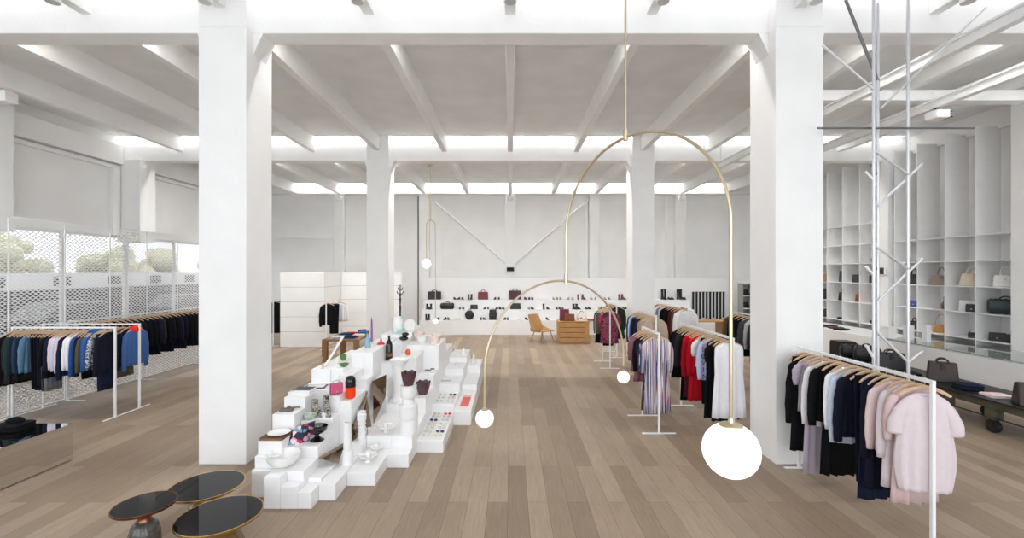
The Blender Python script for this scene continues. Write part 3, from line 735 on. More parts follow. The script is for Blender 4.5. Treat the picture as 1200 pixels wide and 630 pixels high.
# wooden board with a white dish
r = on('serving_board', -2.95, 5.60, 'dark brown wooden board at the front left corner of the display', 'board')
MB().box(-.145, .145, -.145, .16, 0, .03).build('board_body', mat('walnut', srgb(96, 60, 42), .45, var=.2, vscale=6, stretch=(1, 8, 8)), r, bevel=.004)
MB().box(-.145, .145, -.147, -.145, .004, .026).build('edge_band', OAKD, r)
r = on('serving_dish', -2.93, 5.62, 'shallow round white dish lying on the brown wooden board', 'dish', z=.65)
fixn(MB().lathe([(.06, 0), (.12, .008), (.135, .02), (.13, .02), (.11, .012), (.001, .008)], 32).build('dish_body', PORC, r))
# printed pouch bag
FLOR = ramp_mat('floral_print', 'voronoi', [(0, (24, 26, 52)), (.32, (206, 40, 78)), (.48, (232, 214, 222)), (.62, (30, 34, 72)), (.78, (110, 150, 176)), (.88, (236, 150, 170))], scale=22, rough=.55)
def pouch(w, d, h, sag=.0):
    mb = MB(); rs = []
    for i in range(9):
        t = i / 8; ww = w * (1 - .10 * t) * (1 - .05 * math.sin(t * 9)); dd = d * (1 - .75 * t ** 1.5) ; ring = []
        for j in range(24):
            a = 2 * PI * j / 24; c, s = math.cos(a), math.sin(a)
            ring.append((ww / 2 * math.copysign(abs(c) ** .6, c) + sag * t * .2, dd / 2 * math.copysign(abs(s) ** .7, s), h * t * (1 + sag * .25 * c)))
        rs.append(ring)
    return mb.rings(rs)
r = on('printed_pouch', -2.76, 5.74, 'floral pink and navy printed pouch leaning on the display steps', 'bag', rz=.7)
fixn(pouch(.30, .17, .20, .5).build('pouch_body', FLOR, r))
fixn(MB().tube([(.13, 0, .17), (.19, .0, .16), (.21, 0, .10), (.17, 0, .05)], .012, 8).build('strap', BLACKP, r))
# pale green glass and small white cups
r = on('glass_bowl', -2.72, 6.02, 'pale green glass bowl between the floral pouch and the patterned boots', 'bowl')
fixn(MB().lathe(bowl_prof(.085, .075, .006), 28, fn=lambda q, z, a: q * (1 + .05 * math.sin(a * 9))).build('bowl_body', mat('pale_green_glass', (.80, .90, .80), .12, trans=.5), r))
for i, (x, y) in enumerate(((-2.56, 6.10), (-2.50, 6.14))):
    r = on('small_cup', x, y, 'small white porcelain cup beside the pale green glass bowl', 'cup', 'small cups by the green glass bowl')
    fixn(MB().lathe([(.02, 0), (.032, .02), (.034, .06), (.030, .06), (.027, .02), (.001, .01)], 24).build('cup_body', PORC, r))
    fixn(MB().tube([(.033, 0, .05), (.055, 0, .045), (.055, 0, .022), (.031, 0, .018)], .004, 6).build('handle', PORC, r))
# folded grey pouch on the left step
GREYF = fabric('grey_felt', (112, 108, 100))
r = on('folded_pouch', -2.99, 5.93, 'flat grey felt pouch lying on a left hand step of the display', 'pouch', rz=.2)
MB().tapered(.17, .13, 0, .15, .11, .03).build('pouch_body', GREYF, r, bevel=.008)
MB().tapered(.07, .05, .03, .02, .02, .06, .02, .03).build('knotted_tie', GREYF, r, bevel=.006)
MB().box(.05, .16, .02, .06, .022, .034).build('flap', GREYF, r, bevel=.003)
# books: two stacked volumes and a framed card
BK = mat('page_paper', (.82, .81, .78), .8)
def book(x, y, z, w, d, h, col, lab, rz=0, grp=None):
    r = root('book', (x, y, z), lab, 'book', grp, rz)
    c = mat('book_cover_' + lab.split()[0], srgb(*col), .5)
    MB().box(-w / 2 + .004, w / 2 - .006, -d / 2 + .006, d / 2 - .006, .004, h - .004).build('pages', BK, r)
    MB().box(-w / 2, w / 2, -d / 2, d / 2, h - .004, h).build('front_cover', c, r)
    MB().box(-w / 2, w / 2, -d / 2, d / 2, 0, .004).build('back_cover', mat('book_white_cover', (.85, .85, .86), .5), r)
    MB().box(-w / 2 - .003, -w / 2, -d / 2, d / 2, 0, h).build('spine', c, r)
    return r
zb = top(-2.93, 6.3)
book(-2.93, 6.26, zb, .29, .22, .05, (235, 235, 236), 'white thick book lying under the navy book at the left edge', .0)
book(-2.91, 6.27, zb + .05, .24, .19, .022, (70, 70, 92), 'navy slim book lying on top of the white book')
r = root('picture_frame', (-2.90, 6.62, zb), 'black and white framed card lying behind the navy book', 'frame', rz=.15)
MB().box(-.15, .15, -.11, .11, 0, .012).build('frame_body', BLACKP, r)
MB().box(-.125, .125, -.085, .085, .012, .014).build('card', mat('card_white', (.78, .78, .78), .7), r)
# patterned ankle boots (pair)
ZEB = ramp_mat('grey_animal_print', 'noise', [(0, (40, 46, 46)), (.46, (190, 182, 168)), (.54, (62, 66, 66)), (.62, (206, 200, 188))], scale=26, distort=1.0, rough=.5)
def boot_mesh(L=.25, H=.20, heel=.07, shaft=.052):
    """foot pointing +x, shaft at the heel end"""
    mb = MB(); rs = []
    N = 18
    spine = [(-.02, H, shaft), (-.02, H * .75, shaft * .95), (-.015, H * .5, shaft * .9), (-.005, heel + .05, shaft * .92)]
    for x, z, rr in spine:
        rs.append([(x + rr * math.cos(2 * PI * j / N), rr * .72 * math.sin(2 * PI * j / N), z) for j in range(N)])
    mb.rings(rs, cap0=True, cap1=True)
    rs = []
    for i in range(9):
        t = i / 8; x = -.065 + L * t
        hgt = (heel + .075) * (1 - t) ** 1.1 + .035 + .02 * math.sin(PI * t); zb_ = heel * max(0, 1 - t * 1.9) ** 1.2
        wd = .030 + .012 * math.sin(PI * min(1, t * 1.25)) - (.018 * max(0, t - .8) / .2)
        ring = []
        for j in range(14):
            a = 2 * PI * j / 14; ring.append((x, wd * math.cos(a), zb_ + .006 + max(.01, (hgt - zb_)) * .5 * (1 + math.sin(a))))
        rs.append(ring)
    mb.rings(rs)
    return mb
def heel_mesh(heel=.07): return MB().tapered(.045, .045, heel + .01, .022, .024, 0, -.035, 0, -.05, 0)
for i, (x, y, a) in enumerate(((-2.70, 6.16, -.5), (-2.56, 6.19, -.9))):
    r = on('patterned_boot', x, y, ('left' if i == 0 else 'right') + ' of the two grey animal print heeled boots on the display', 'boot', 'grey animal print boots', rz=a)
    fixn(boot_mesh(.22, .22 + .05 * i).build('boot_upper', ZEB, r)); fixn(heel_mesh().build('heel', BLACKP, r))
# pink handbag
PINK = mat('pink_leather', srgb(206, 92, 134), .4, var=.06); PINKD = mat('magenta_leather', srgb(176, 44, 116), .4)
r = on('handbag', -2.52, 6.42, 'small pink flap handbag standing on the display behind the boots', 'handbag', rz=.75)
MB().box(-.085, .085, -.032, .032, 0, .16).build('bag_body', PINKD, r, bevel=.008)
MB().box(-.087, .087, -.042, -.033, .02, .164).build('flap', PINK, r, bevel=.005)
MB().box(-.016, .016, -.047, -.042, .03, .055).build('clasp', BRASS, r, bevel=.003)
fixn(MB().tube([(-.06, 0, .158), (-.04, 0, .19), (0, 0, .20), (.04, 0, .19), (.06, 0, .158)], .006, 8).build('handle', mat('green_leather', srgb(130, 190, 140), .5), r))
# black and orange capsule flask
r = on('capsule_vase', -2.34, 6.50, 'tall capsule shaped container with black top and orange base', 'container')
fixn(MB().lathe([(.03, 0), (.066, .012), (.072, .06), (.072, .165)], 32).build('lower_half', mat('orange_gloss', srgb(238, 66, 22), .2), r))
fixn(MB().lathe([(.074, .165), (.074, .25), (.066, .29), (.045, .318), (.001, .33)], 32).build('upper_half', BG, r))
# white tall cylinder vase (fluted)
def flute(n, d): return lambda q, z, a: q * (1 + d * math.cos(n * a))
r = on('column_vase', -2.125, 5.79, 'tall slim white cylinder vase on a wider base at the front right of the display', 'vase')
fixn(MB().lathe([(.062, 0), (.062, .17), (.050, .175), (.050, .545), (.044, .545), (.044, .4), (.001, .4)], 40, fn=flute(20, .012)).build('vase_body', PORCM, r))
r = on('ringed_vase', -2.13, 6.36, 'slim white ringed vase behind the tall cylinder vase', 'vase')
fixn(MB().lathe([(.058, 0), (.058, .10), (.05, .11), (.058, .13), (.05, .15), (.060, .17), (.05, .20), (.062, .22), (.052, .25), (.064, .28), (.066, .36), (.055, .37), (.06, .40), (.05, .40), (.045, .3), (.001, .3)], 36).build('vase_body', PORCM, r))
# pedestal dish (bird-bath shape)
r = on('pedestal_dish', -1.89, 7.55, 'tall white pedestal with a shallow dish on top standing behind the stacked vase', 'pedestal')
fixn(MB().lathe([(.16, 0), (.16, .03), (.12, .05), (.10, .10), (.085, .14), (.085, .55), (.10, .62), (.155, .68), (.165, .71), (.15, .71), (.13, .69), (.001, .67)], 40).build('pedestal_body', PORCM, r))
# stacked cylinder vase
r = on('stacked_vase', -1.49, 6.50, 'white vase made of stacked drums carrying a purple glass vase', 'vase')
fixn(MB().lathe([(.135, 0), (.135, .20), (.12, .21), (.135, .225), (.135, .40), (.11, .41), (.09, .43), (.09, .50), (.11, .52), (.118, .54), (.118, .69), (.001, .69)], 40).build('vase_body', PORCM, r))
zt = top(-1.49, 6.50) + .69
PURP = mat('purple_glass', srgb(84, 52, 62), .12, var=.2, vscale=8, spec=.7)
def crown(R, h):
    def fn(q, z, a): return q * (1 + .07 * math.sin(7 * a))
    mb = MB(); rs = []
    for R_, z, amp in ((.62, 0, 0), (.8, .25, .05), (.96, .6, .12), (1.05, .9, .22), (.95, .88, .22), (.85, .55, .12), (.5, .12, 0), (.05, .1, 0)):
        rs.append([((R * R_ * (1 + .06 * math.sin(7 * a) * z)) * math.cos(a), (R * R_ * (1 + .06 * math.sin(7 * a) * z)) * math.sin(a), h * (z + amp * .5 * math.sin(3.5 * a) * math.sin(3.5 * a) if amp else z)) for a in [2 * PI * j / 42 for j in range(42)]])
    return mb.rings(rs)
r = root('glass_vase', (-1.49, 6.50, zt), 'purple glass vase with scalloped rim on top of the stacked drums', 'vase')
fixn(crown(.105, .20).build('vase_body', PURP, r)); MB().lathe([(.07, 0), (.072, .01), (.06, .012)], 28).build('base_ring', PURP, r)
r = on('glass_vase', -1.50, 7.62, 'purple glass vase with scalloped rim standing on the step beside the stacked drums', 'vase')
fixn(crown(.12, .22).build('vase_body', PURP, r)); MB().lathe([(.07, 0), (.072, .01), (.06, .012)], 28).build('base_ring', PURP, r)
# flower shaped white dishes
for i, (x, y, R) in enumerate(((-1.90, 5.93, .13), (-1.83, 6.52, .12), (-1.88, 6.22, .09))):
    r = on('petal_dish', x, y, ['white petal shaped footed dish nearest the front edge', 'white petal shaped footed dish farthest back by the stacked drums', 'small white petal dish between two larger ones'][i], 'dish')
    fixn(MB().lathe([(R * .35, 0), (R * .2, .03), (R * .7, .05), (R, .085), (R * .96, .09), (R * .6, .06), (.001, .05)], 42, fn=lambda q, z, a: q * (1 + (.12 * math.cos(6 * a) * (z / .085)))).build('dish_body', PORC, r))
    fixn(MB().lathe([(.02, .05), (.03, .07), (.035, .11), (.02, .13), (.001, .135)], 20).build('finial', PORC, r))
# little red-string ornament in the valley
r = on('small_ornament', -2.12, 6.50, 'little rust red wire ornament in the valley of the display', 'ornament')
RUST = mat('rust_red', srgb(150, 70, 56), .5)
fixn(MB().tube([(0, 0, 0), (0, 0, .14), (.02, 0, .16), (.03, 0, .02)], .004, 6).build('wire', RUST, r)); MB().ball(.015, .0, 0, .015).build('bead', RUST, r)
# leaning white baton on the left
r = root('baton_lamp', (-2.97, 7.1, 1.18), 'white tube lamp leaning up from the left side of the display', 'lamp')
fixn(MB().tube([(-.0, 0, 0), (.22, .22, .46)], .018, 12).build('tube_body', PORC, r)); MB().lathe([(.03, 0), (.03, .012), (.001, .014)], 20).build('base', BRASS, r)
# green items
for i, (x, y, h) in enumerate(((-2.66, 7.1, .05), (-2.86, 7.6, .10))):
    r = on('green_dish', x, y, ['green glazed low dish beside the leaning tube lamp', 'dark green cup behind the leaning tube lamp'][i], 'dish')
    fixn(MB().lathe(bowl_prof(.075 - .02 * i, h, .006), 26).build('dish_body', mat('green_glaze', srgb(86, 128, 62), .3), r))
for i, (x, y) in enumerate(((-2.95, 6.97), (-2.84, 7.35))):
    r = on('table_stand', x, y, 'thin brass jewellery stand on the upper left steps', 'stand', 'brass jewellery stands')
    fixn(MB().tube([(0, 0, 0), (0, 0, .16)], .004, 8).build('stem', BRASS, r)); MB().ball(.012, 0, 0, .165).build('knob', BRASS, r); MB().lathe([(.03, 0), (.03, .006), (.001, .008)], 20).build('base', BRASS, r)
# ---- the crest
def bottle(x, y, lab, prof, m, cap=None, capm=None, grp=None, name='bottle', cat='bottle'):
    r = on(name, x, y, lab, cat, grp); fixn(MB().lathe(prof, 28).build('bottle_body', m, r))
    if cap: fixn(MB().lathe(cap, 24).build('stopper', capm, r))
    return r
r = bottle(-2.19, 8.02, 'large black wine bottle with a dark label standing below the crest', [(.05, 0), (.06, .01), (.06, .27), (.045, .33), (.02, .37), (.018, .42), (.001, .42)], BG, [(.021, .39), (.021, .445), (.001, .447)], mat('black_foil', (.02, .02, .022), .3))
MB().lathe([(.0615, .07), (.0615, .13)], 28).build('label', mat('gold_brown_label', srgb(120, 84, 34), .4), r)
r = bottle(-2.49, 7.75, 'blue and clear glass bottle on the block at the crest', [(.04, 0), (.05, .01), (.05, .15), (.022, .20), (.02, .25), (.001, .25)], mat('blue_glass', srgb(150, 196, 214), .1, trans=.4), [(.024, .25), (.028, .29), (.001, .30)], mat('smoke_stopper', srgb(96, 96, 90), .2))
r = on('funnel', -2.36, 8.1, 'small red funnel shaped vessel on the block at the crest', 'vessel')
fixn(MB().lathe([(.07, 0), (.07, .015), (.02, .06), (.012, .13), (.008, .13), (.001, .06)], 28).build('funnel_body', mat('red_gloss', srgb(206, 24, 44), .3), r))
MB().lathe([(.08, -.0), (.08, .004), (.001, .005)], 28).build('saucer', PORC, r)
PURC = mat('purple_wax', srgb(150, 96, 160), .5)
for i, (x, y) in enumerate(((-2.55, 8.15), (-2.585, 8.30))):
    r = on('taper_candle', x, y, ['slim purple taper candle, the taller of the two', 'slim mauve taper candle, the shorter of the two'][i], 'candle')
    fixn(MB().lathe([(.012, 0), (.015, .03), (.014, .10 ), (.010, .42 - .05 * i), (.002, .50 - .05 * i)], 16).build('candle_body', PURC, r)); MB().lathe([(.03, 0), (.03, .02), (.016, .03)], 20).build('holder', PORC, r)
r = on('pebble_stack', -2.1, 8.75, 'stack of two black polished stones near the crest', 'ornament')
MB().ball(.09, 0, 0, .045, sz=.5).build('lower_stone', BG, r); MB().ball(.07, .03, 0, .125, sz=.55).build('upper_stone', BG, r)
r = on('glass_vase', -2.36, 9.3, 'white vase marbled with pale green at the crest of the display', 'vase')
MARB = ramp_mat('green_marbled', 'noise', [(0, (236, 238, 236)), (.5, (230, 236, 234)), (.62, (150, 206, 196)), (.7, (236, 240, 238))], scale=7, interp='LINEAR', rough=.3)
fixn(MB().lathe([(.07, 0), (.115, .03), (.115, .28), (.105, .34), (.095, .34), (.10, .28), (.1, .05), (.001, .05)], 36).build('vase_body', MARB, r))
MB().lathe([(.075, 0), (.08, .012), (.07, .014)], 30).build('base_ring', PORC, r)
r = on('candlestick', -2.42, 9.75, 'tall black openwork candlestick at the highest point of the display', 'candlestick')
BI = mat('blackened_iron', (.02, .02, .022), .5)
fixn(MB().lathe([(.10, 0), (.10, .02), (.05, .06), (.06, .12), (.025, .16), (.03, .30), (.018, .34), (.024, .5), (.016, .55), (.022, .68), (.014, .72), (.03, .78), (.012, .80), (.012, .98), (.001, 1.0)], 20).build('stem', BI, r))
for z, w in ((.80, .07), (.88, .05)): fixn(MB().tube([(-w, 0, z + .05), (-w * .8, 0, z), (0, 0, z - .02), (w * .8, 0, z), (w, 0, z + .05)], .010, 8).build('arm', BI, r))
r = on('round_plate', -2.16, 9.55, 'round white plate standing on edge at the crest', 'plate')
fixn(MB().lathe([(.03, 0), (.10, .004), (.125, .018), (.12, .022), (.09, .012), (.001, .01)], 36).xform(Matrix.Translation((0, 0, .125)) @ Matrix.Rotation(PI / 2 - .15, 4, 'X')).build('plate_body', PORC, r))
MB().box(-.05, .05, -.02, .06, 0, .02).build('plate_stand', PORC, r, bevel=.004)
r = on('glass_egg', -1.90, 8.25, 'small orange glass egg on the step below the black stones', 'ornament')
MB().ball(.052, 0, 0, .062, sz=1.2).build('egg_body', mat('orange_glass', srgb(226, 84, 44), .1, spec=.7), r); MB().lathe([(.025, 0), (.03, .012), (.02, .014)], 20).build('base', PORC, r)
SHELL = mat('shell_pink', srgb(236, 216, 206), .4, var=.1)
for i, (x, y, s) in enumerate(((-1.93, 9.4, .12), (-1.80, 9.1, .10), (-1.62, 9.25, .09), (-1.52, 8.95, .12))):
    r = on('shell_vase', x, y, ['pale pink ruffled glass vase, leftmost in the row at the crest', 'white ruffled glass vase beside the leftmost pink one at the crest', 'small white ruffled vase third along the crest', 'pale pink ruffled vase on the end block of the crest'][i], 'vase')
    fixn(crown(s, s * 1.5).build('vase_body', SHELL if i in (0, 3) else PORC, r)); MB().lathe([(s * .6, 0), (s * .62, .012), (s * .5, .014)], 26).build('base_ring', SHELL, r)
# bracelet dish, sunglass stand and figurines down the right steps
r = on('jewellery_tray', -1.55, 8.4, 'flat white tray holding dark bracelets on the right hand steps', 'tray')
MB().box(-.13, .13, -.16, .16, 0, .012).build('tray_body', PORC, r, bevel=.004)
r = root('bracelet', (-1.54, 8.42, top(-1.55, 8.4) + .012), 'dark metal bracelets lying in the flat white tray', 'bracelet')
DK = mat('dark_metal', (.06, .06, .06), .3, metal=.8)
for i, (a, b_) in enumerate(((0, 0), (.05, .07), (-.05, .05))):
    fixn(MB().tube([(a + .04 * math.cos(q * PI / 8), b_ + .04 * math.sin(q * PI / 8), .008 + .02 * (i == 1) ) for q in range(17)], .006, 6).build('bangle', DK, r))
r = on('stand_mirror', -1.30, 9.0, 'small tilted white stand with a flat base on the right hand steps', 'stand')
MB().box(-.10, .10, -.06, .06, 0, .012).build('base', mat('grey_stone', (.55, .55, .53), .5), r); fixn(MB().tube([(-.02, .03, .012), (-.05, .0, .22)], .01, 8).build('stem', PORC, r))
for i, (x, y, h) in enumerate(((-1.50, 9.95, .16), (-1.42 + .0, 10.15, .12), (-1.2, 9.85, .10), (-1.1, 10.5, .16), (-.88, 10.7, .20), (-.80, 10.45, .10))):
    r = on('white_figurine', x, y, ['tallest of the white ornaments behind the end block', 'second white ornament behind the end block', 'small white cone ornament on the right hand steps', 'white cone ornament near the back of the right hand steps', 'white triangular ornament at the back right of the display', 'low white ornament on the back right block'][i], 'ornament')
    fixn(MB().lathe([(h * .35, 0), (h * .38, .01), (h * .12, h * .6), (h * .16, h * .75), (h * .05, h), (.001, h)], 24).build('figurine_body', PORC, r)); MB().lathe([(h * .4, 0), (h * .4, .008)], 24).build('base', PORC, r)
# red tray
r = on('acrylic_tray', -.84, 8.42, 'red and pink lacquer tray lying on the right end step', 'tray')
MB().box(-.075, .075, -.33, .20, 0, .02).build('tray_body', mat('red_lacquer', srgb(206, 66, 52), .25), r, bevel=.003); MB().box(-.075, .075, .20, .33, 0, .02).build('pink_end', mat('pink_lacquer', srgb(224, 136, 138), .3), r, bevel=.003)
# sunglasses laid out in rows
SG = {'purple': (92, 52, 110), 'coral red': (214, 96, 80), 'pale green': (190, 214, 196), 'pale blue': (186, 206, 226), 'yellow': (222, 214, 150), 'black': (30, 28, 44), 'pink': (222, 180, 190), 'aqua': (170, 214, 206), 'sand': (222, 204, 178)}
def srgb_in(col): return SG[col]
def sunglasses(x, y, col, where):
    c = mat('sunglass_lens_' + col.replace(' ', '_'), srgb(*([int(q * .55 + 235 * .45) for q in SG[col]] if col not in ('black', 'purple', 'coral red') else srgb_in(col))), .2, spec=.6, trans=.3); fm = mat('sunglass_frame', (.75, .74, .7), .3, metal=.4)
    r = on('sunglasses', x, y, '%s tinted sunglasses %s' % (col, where), 'sunglasses', 'sunglasses on the right hand steps', rz=random.uniform(-.15, .15))
    for s in (-1, 1):
        fixn(MB().lathe([(.001, 0), (.027, 0), (.027, .004), (.001, .004)], 20).xform(Matrix.Translation((s * .036, 0, .022)) @ Matrix.Rotation(PI / 2 - .7, 4, 'X') @ Matrix.Diagonal((1.15, .8, 1, 1))).build('lens', c, r))
        fixn(MB().tube([(s * .07, 0, .028), (s * .072, .06, .02), (s * .06, .12, .006)], .003, 6).build('temple', fm, r))
    MB().box(-.008, .008, -.004, .002, .022, .03).build('bridge', fm, r)
rows = [(6.78, ['sand', 'yellow']), (6.95, ['aqua', 'purple']), (7.12, ['yellow', 'pale green']), (7.29, ['pale blue', 'sand']), (7.48, ['purple', 'pale blue']), (7.66, ['pale green', 'pink']), (7.80, ['yellow', 'coral red'])]
for i, (y, cs) in enumerate(rows):
    for j, c in enumerate(cs): sunglasses(-1.29 + .19 * j, y, c, 'in the %s row from the front, %s side' % (ORD[i], ('inner', 'outer')[j]))
for i, (y, cs) in enumerate(((8.08, ['pale blue', 'aqua']), (8.28, ['pale green', 'pink']), (8.48, ['yellow', 'black']))):
    for j, c in enumerate(cs): sunglasses(-1.29 + .19 * j, y, c, 'in the %s row of the raised step, %s side' % (ORD[i], ('inner', 'outer')[j]))
# ================================================================ BELL TABLES
TOPG = mat('black_table_glass', (.005, .005, .007), .03, spec=.22)
COP = mat('copper_rim', srgb(140, 88, 70), .25, metal=.95); BR2 = mat('brass_rim', srgb(214, 180, 112), .2, metal=1.0)
SMK = mat('smoked_glass', (.16, .155, .14), .05, trans=.55, spec=.6); AMB = mat('amber_glass', (.42, .25, .08), .05, trans=.5, spec=.6)
def bell(x, y, R, H, rim, gl, lab, coffee):
    r = root('bell_table', (x, y, 0), lab, 'side table')
    k = R / .37
    fixn(MB().lathe([(.001, H - .006), (R - .010, H - .006), (R - .008, H - .001), (.001, H - .001)], 64).build('tabletop', TOPG, r))
    fixn(MB().lathe([(R - .06, H - .026), (R - .006, H - .024), (R, H - .016), (R, H), (R - .009, H), (R - .010, H - .007), (R - .06, H - .008)], 64).build('rim', rim, r))
    n = H - .03
    if coffee: pr = [(.21, 0), (.215, .012), (.205, .06), (.175, .14), (.135, .19), (.09, .215), (.07, .22)]; zc = .22
    else: pr = [(.125, 0), (.13, .012), (.13, .14), (.122, .26), (.102, .34), (.07, .375), (.05, .38)]; zc = .38
    fixn(MB().lathe(pr, 72, fn=lambda q, z, a: q * (1 + .015 * math.cos(18 * a))).build('glass_base', gl, r))
    fixn(MB().lathe([(.06 if not coffee else .09, zc - .004), (.052 if not coffee else .08, zc + .02), (.05 if not coffee else .075, zc + .04), (.065 if not coffee else .1, n - .02), (.13 if not coffee else .2, n - .002), (.13 if not coffee else .2, n + .004)], 48).build('neck', rim, r))
bell(-3.42, 4.15, .25, .53, COP, SMK, 'tallest and smallest bell table with a copper rim and smoked glass base', False)
bell(-3.33, 4.87, .365, .36, BR2, AMB, 'low round black glass table with brass rim farther back near the column', True)
bell(-2.80, 4.28, .37, .36, BR2, AMB, 'low round black glass table with brass rim nearest the white display', True)

# ================================================================ MIRRORED BLOCK with folded clothes
MIR = mat('silver_mirror', (.80, .79, .78), .02, metal=1.0)
r = root('mirror_plinth', (-7.0, 4.9, 0), 'low mirrored block reflecting the oak floor at the left edge', 'plinth')
MB().box(-.715, .715, -1.48, 1.48, .012, .52).build('mirror_body', MIR, r, smooth=False); MB().box(-.69, .69, -1.46, 1.46, 0, .012).build('plinth_base', BLACKP, r)
def folded(x, y, z, w, d, layers, lab, grp=None, rz=0, th=.022):
    """a folded garment: the first layer is the body, the rest are its folds"""
    r = root('folded_garment', (x, y, z), lab, 'folded clothing', grp, rz)
    for i, m in enumerate(layers):
        rs = []
        for t, s in ((0, .94), (.25, 1), (.75, 1), (1, .93)):
            ring = []
            for j in range(20):
                a = 2 * PI * j / 20; c, q = math.cos(a), math.sin(a)
                ring.append((w / 2 * s * math.copysign(abs(c) ** .35, c) + .004 * math.sin(j * 2 + i), d / 2 * s * math.copysign(abs(q) ** .35, q), th * (i + t) + .003 * math.sin(3 * a + i)))
            rs.append(ring)
        fixn(MB().rings(rs).build('fold', m, r, angle=1.2))
    return r
folded(-6.86, 6.12, .522, .40, .30, [C['black'], C['black'], C['black']], 'black folded sweater with its hood up on the mirrored block', None, .1, .03)
o = [x for x in bpy.data.objects if x.get('label', '').startswith('black folded sweater')][0]
fixn(MB().ball(.10, 0, .03, .11, 16, 10, 1.1, .8, .55).build('hood', C['black'], o)); fixn(MB().tube([(-.2, -.05, .07), (-.26, 0, .05), (-.24, .1, .03)], .035, 10).build('sleeve', C['black'], o))
folded(-6.95, 5.62, .522, .42, .30, [C['pale blue'], C['white']], 'pale blue and white shirts folded at the edge of the mirrored block', None, -.1)
folded(-6.55, 5.42, .522, .3, .26, [C['navy'], C['teal']], 'navy knitwear folded at the near edge of the mirrored block', None, .1)

# ================================================================ MOBILE CHANDELIER
def arc_pts(A, B, top_z, zl, zr, n=40):
    """inverted U from (A,zl) up over a half circle to (B,zr); A, B plan points"""
    A, B = Vector(A), Vector(B); c = (A + B) / 2; h = (B - A) / 2; R = h.length
    zs = top_z - R; pts = [(A.x, A.y, zl)]
    if zs - zl > .3: pts.append((A.x, A.y, (zl + zs) / 2))
    for i in range(n + 1):
        a = PI - PI * i / n; p = c + h * math.cos(a); pts.append((p.x, p.y, zs + R * math.sin(a)))
    if zs - zr > .3: pts.append((B.x, B.y, (zr + zs) / 2))
    pts.append((B.x, B.y, zr)); return pts
ch = root('mobile_chandelier', (.88, 3.39, 3.73), 'large brass mobile chandelier of two hooped arms with three lit globes', 'chandelier')
o = Vector((.88, 3.39, 3.73))
def T(pts): return [tuple(Vector(p) - o) for p in pts]
A, B = (.49, 3.90), (1.372, 2.76)
fixn(MB().tube(T(arc_pts(A, B, 3.73, 2.63, 1.76)), .011, 12).build('hoop', BRASS, ch))
fixn(MB().tube([(0, 0, -.015), (0, 0, ZC - 3.73)], .009, 10).build('rod', BRASS, ch)); MB().lathe([(.018, -.03), (.018, .05), (.009, .055)], 20).build('coupling', BRASS, ch)
MB().lathe([(.09, ZC - 3.73 - .04), (.09, ZC - 3.73)], 28).build('ceiling_rose', BRASS, ch)
A2, B2 = (-.205, 3.55), (1.075, 4.22)
# the smaller hoop hangs from the short end of the big one
hp = MB().tube(T(arc_pts(A2, B2, 2.62, 1.60, 1.80)), .009, 12).build('small_hoop', BRASS, ch); fixn(hp)
MB().lathe([(.016, 2.60 - 3.73), (.016, 2.68 - 3.73)], 18, cx=A[0] - o.x, cy=A[1] - o.y).build('coupling', BRASS, ch)
def globe(x, y, z, r_, cap=True):
    g = MB().ball(r_, x - o.x, y - o.y, z - o.z, 40, 24).build('lamp_globe', GLOBE, ch); g['label'] = 'lit white glass globe'
    MB().lathe([(r_ * .42, r_ * .90), (r_ * .40, r_ * .95), (.02, r_ * 1.03), (.014, r_ * 1.2)], 28, cx=x - o.x, cy=y - o.y, cz=z - o.z).build('globe_cap', BRASS, g)
globe(B[0], B[1], 2.7 - 209 * 2.76 / 520, .168); globe(A2[0], A2[1], 1.527, .072); globe(B2[0], B2[1], 1.697, .058)
# far pendant
cx, cy = -3.08, 17.2
fp = root('mobile_pendant', (cx, cy, 4.68), 'slim brass pendant with two lit globes hanging before the back wall', 'pendant lamp')
o = Vector((cx, cy, 4.68))
pts = [(-.17, 0, 3.20 - 4.68), (-.17, 0, -.6)] + [(-.17 * math.cos(PI * i / 16), 0, -.17 + .17 * math.sin(PI * i / 16)) for i in range(17)] + [(.18, 0, -1.5), (.18, 0, .87 - 4.68)]
fixn(MB().tube(pts, .014, 10).build('hoop', BRASS, fp)); fixn(MB().tube([(0, 0, 0), (0, 0, ZC - 4.68)], .012, 8).build('rod', BRASS, fp)); MB().lathe([(.10, ZC - 4.68 - .06), (.10, ZC - 4.68)], 24).build('ceiling_rose', BRASS, fp)
MB().ball(.18, -.17, 0, 3.0 - 4.68, 28, 18).build('lamp_globe', GLOBE, fp); MB().ball(.10, .18, 0, .78 - 4.68, 24, 16).build('lamp_globe', GLOBE, fp)

# ================================================================ STEEL POLE SCULPTURE
ST = mat('brushed_pole_steel', (.72, .73, .76), .35, metal=.55); STD = mat('dark_pole_steel', (.18, .18, .19), .4, metal=.6)
sc = root('pole_sculpture', (5.15, 6.0, 0), 'tall sculpture of three slim steel poles with slanting crossbars', 'sculpture')
o = Vector((5.15, 6.0, 0))
D_ = 6.0
def Q(x, y, d=D_): return Vector((px(x, d), d, pz(y, d))) - o
P1 = (px(1023.8, 5.9), 5.9); P2 = (px(1028.6, 6.1), 6.1); P3 = (px(1064, 6.0), 6.0)
for (x, y) in (P1, P2, P3): fixn(MB().tube([(x - o.x, y - o.y, 0), (x - o.x, y - o.y, 6.38)], .019, 10).build('pole', ST, sc))
def bar(a, b_, m=ST, r_=.016): fixn(MB().tube([Q(*a), Q(*b_)], r_, 10).build('crossbar', m, sc))
bar((964, 53, 5.75), (1024, 105, 5.9)); bar((991, 0, 6.1), (1029, 95, 6.1), STD, .019); bar((1155, 9, 6.1), (1031, 128, 5.95), ST, .014)
bar((958, 150, 5.95), (1141, 150, 5.95), STD, .014)
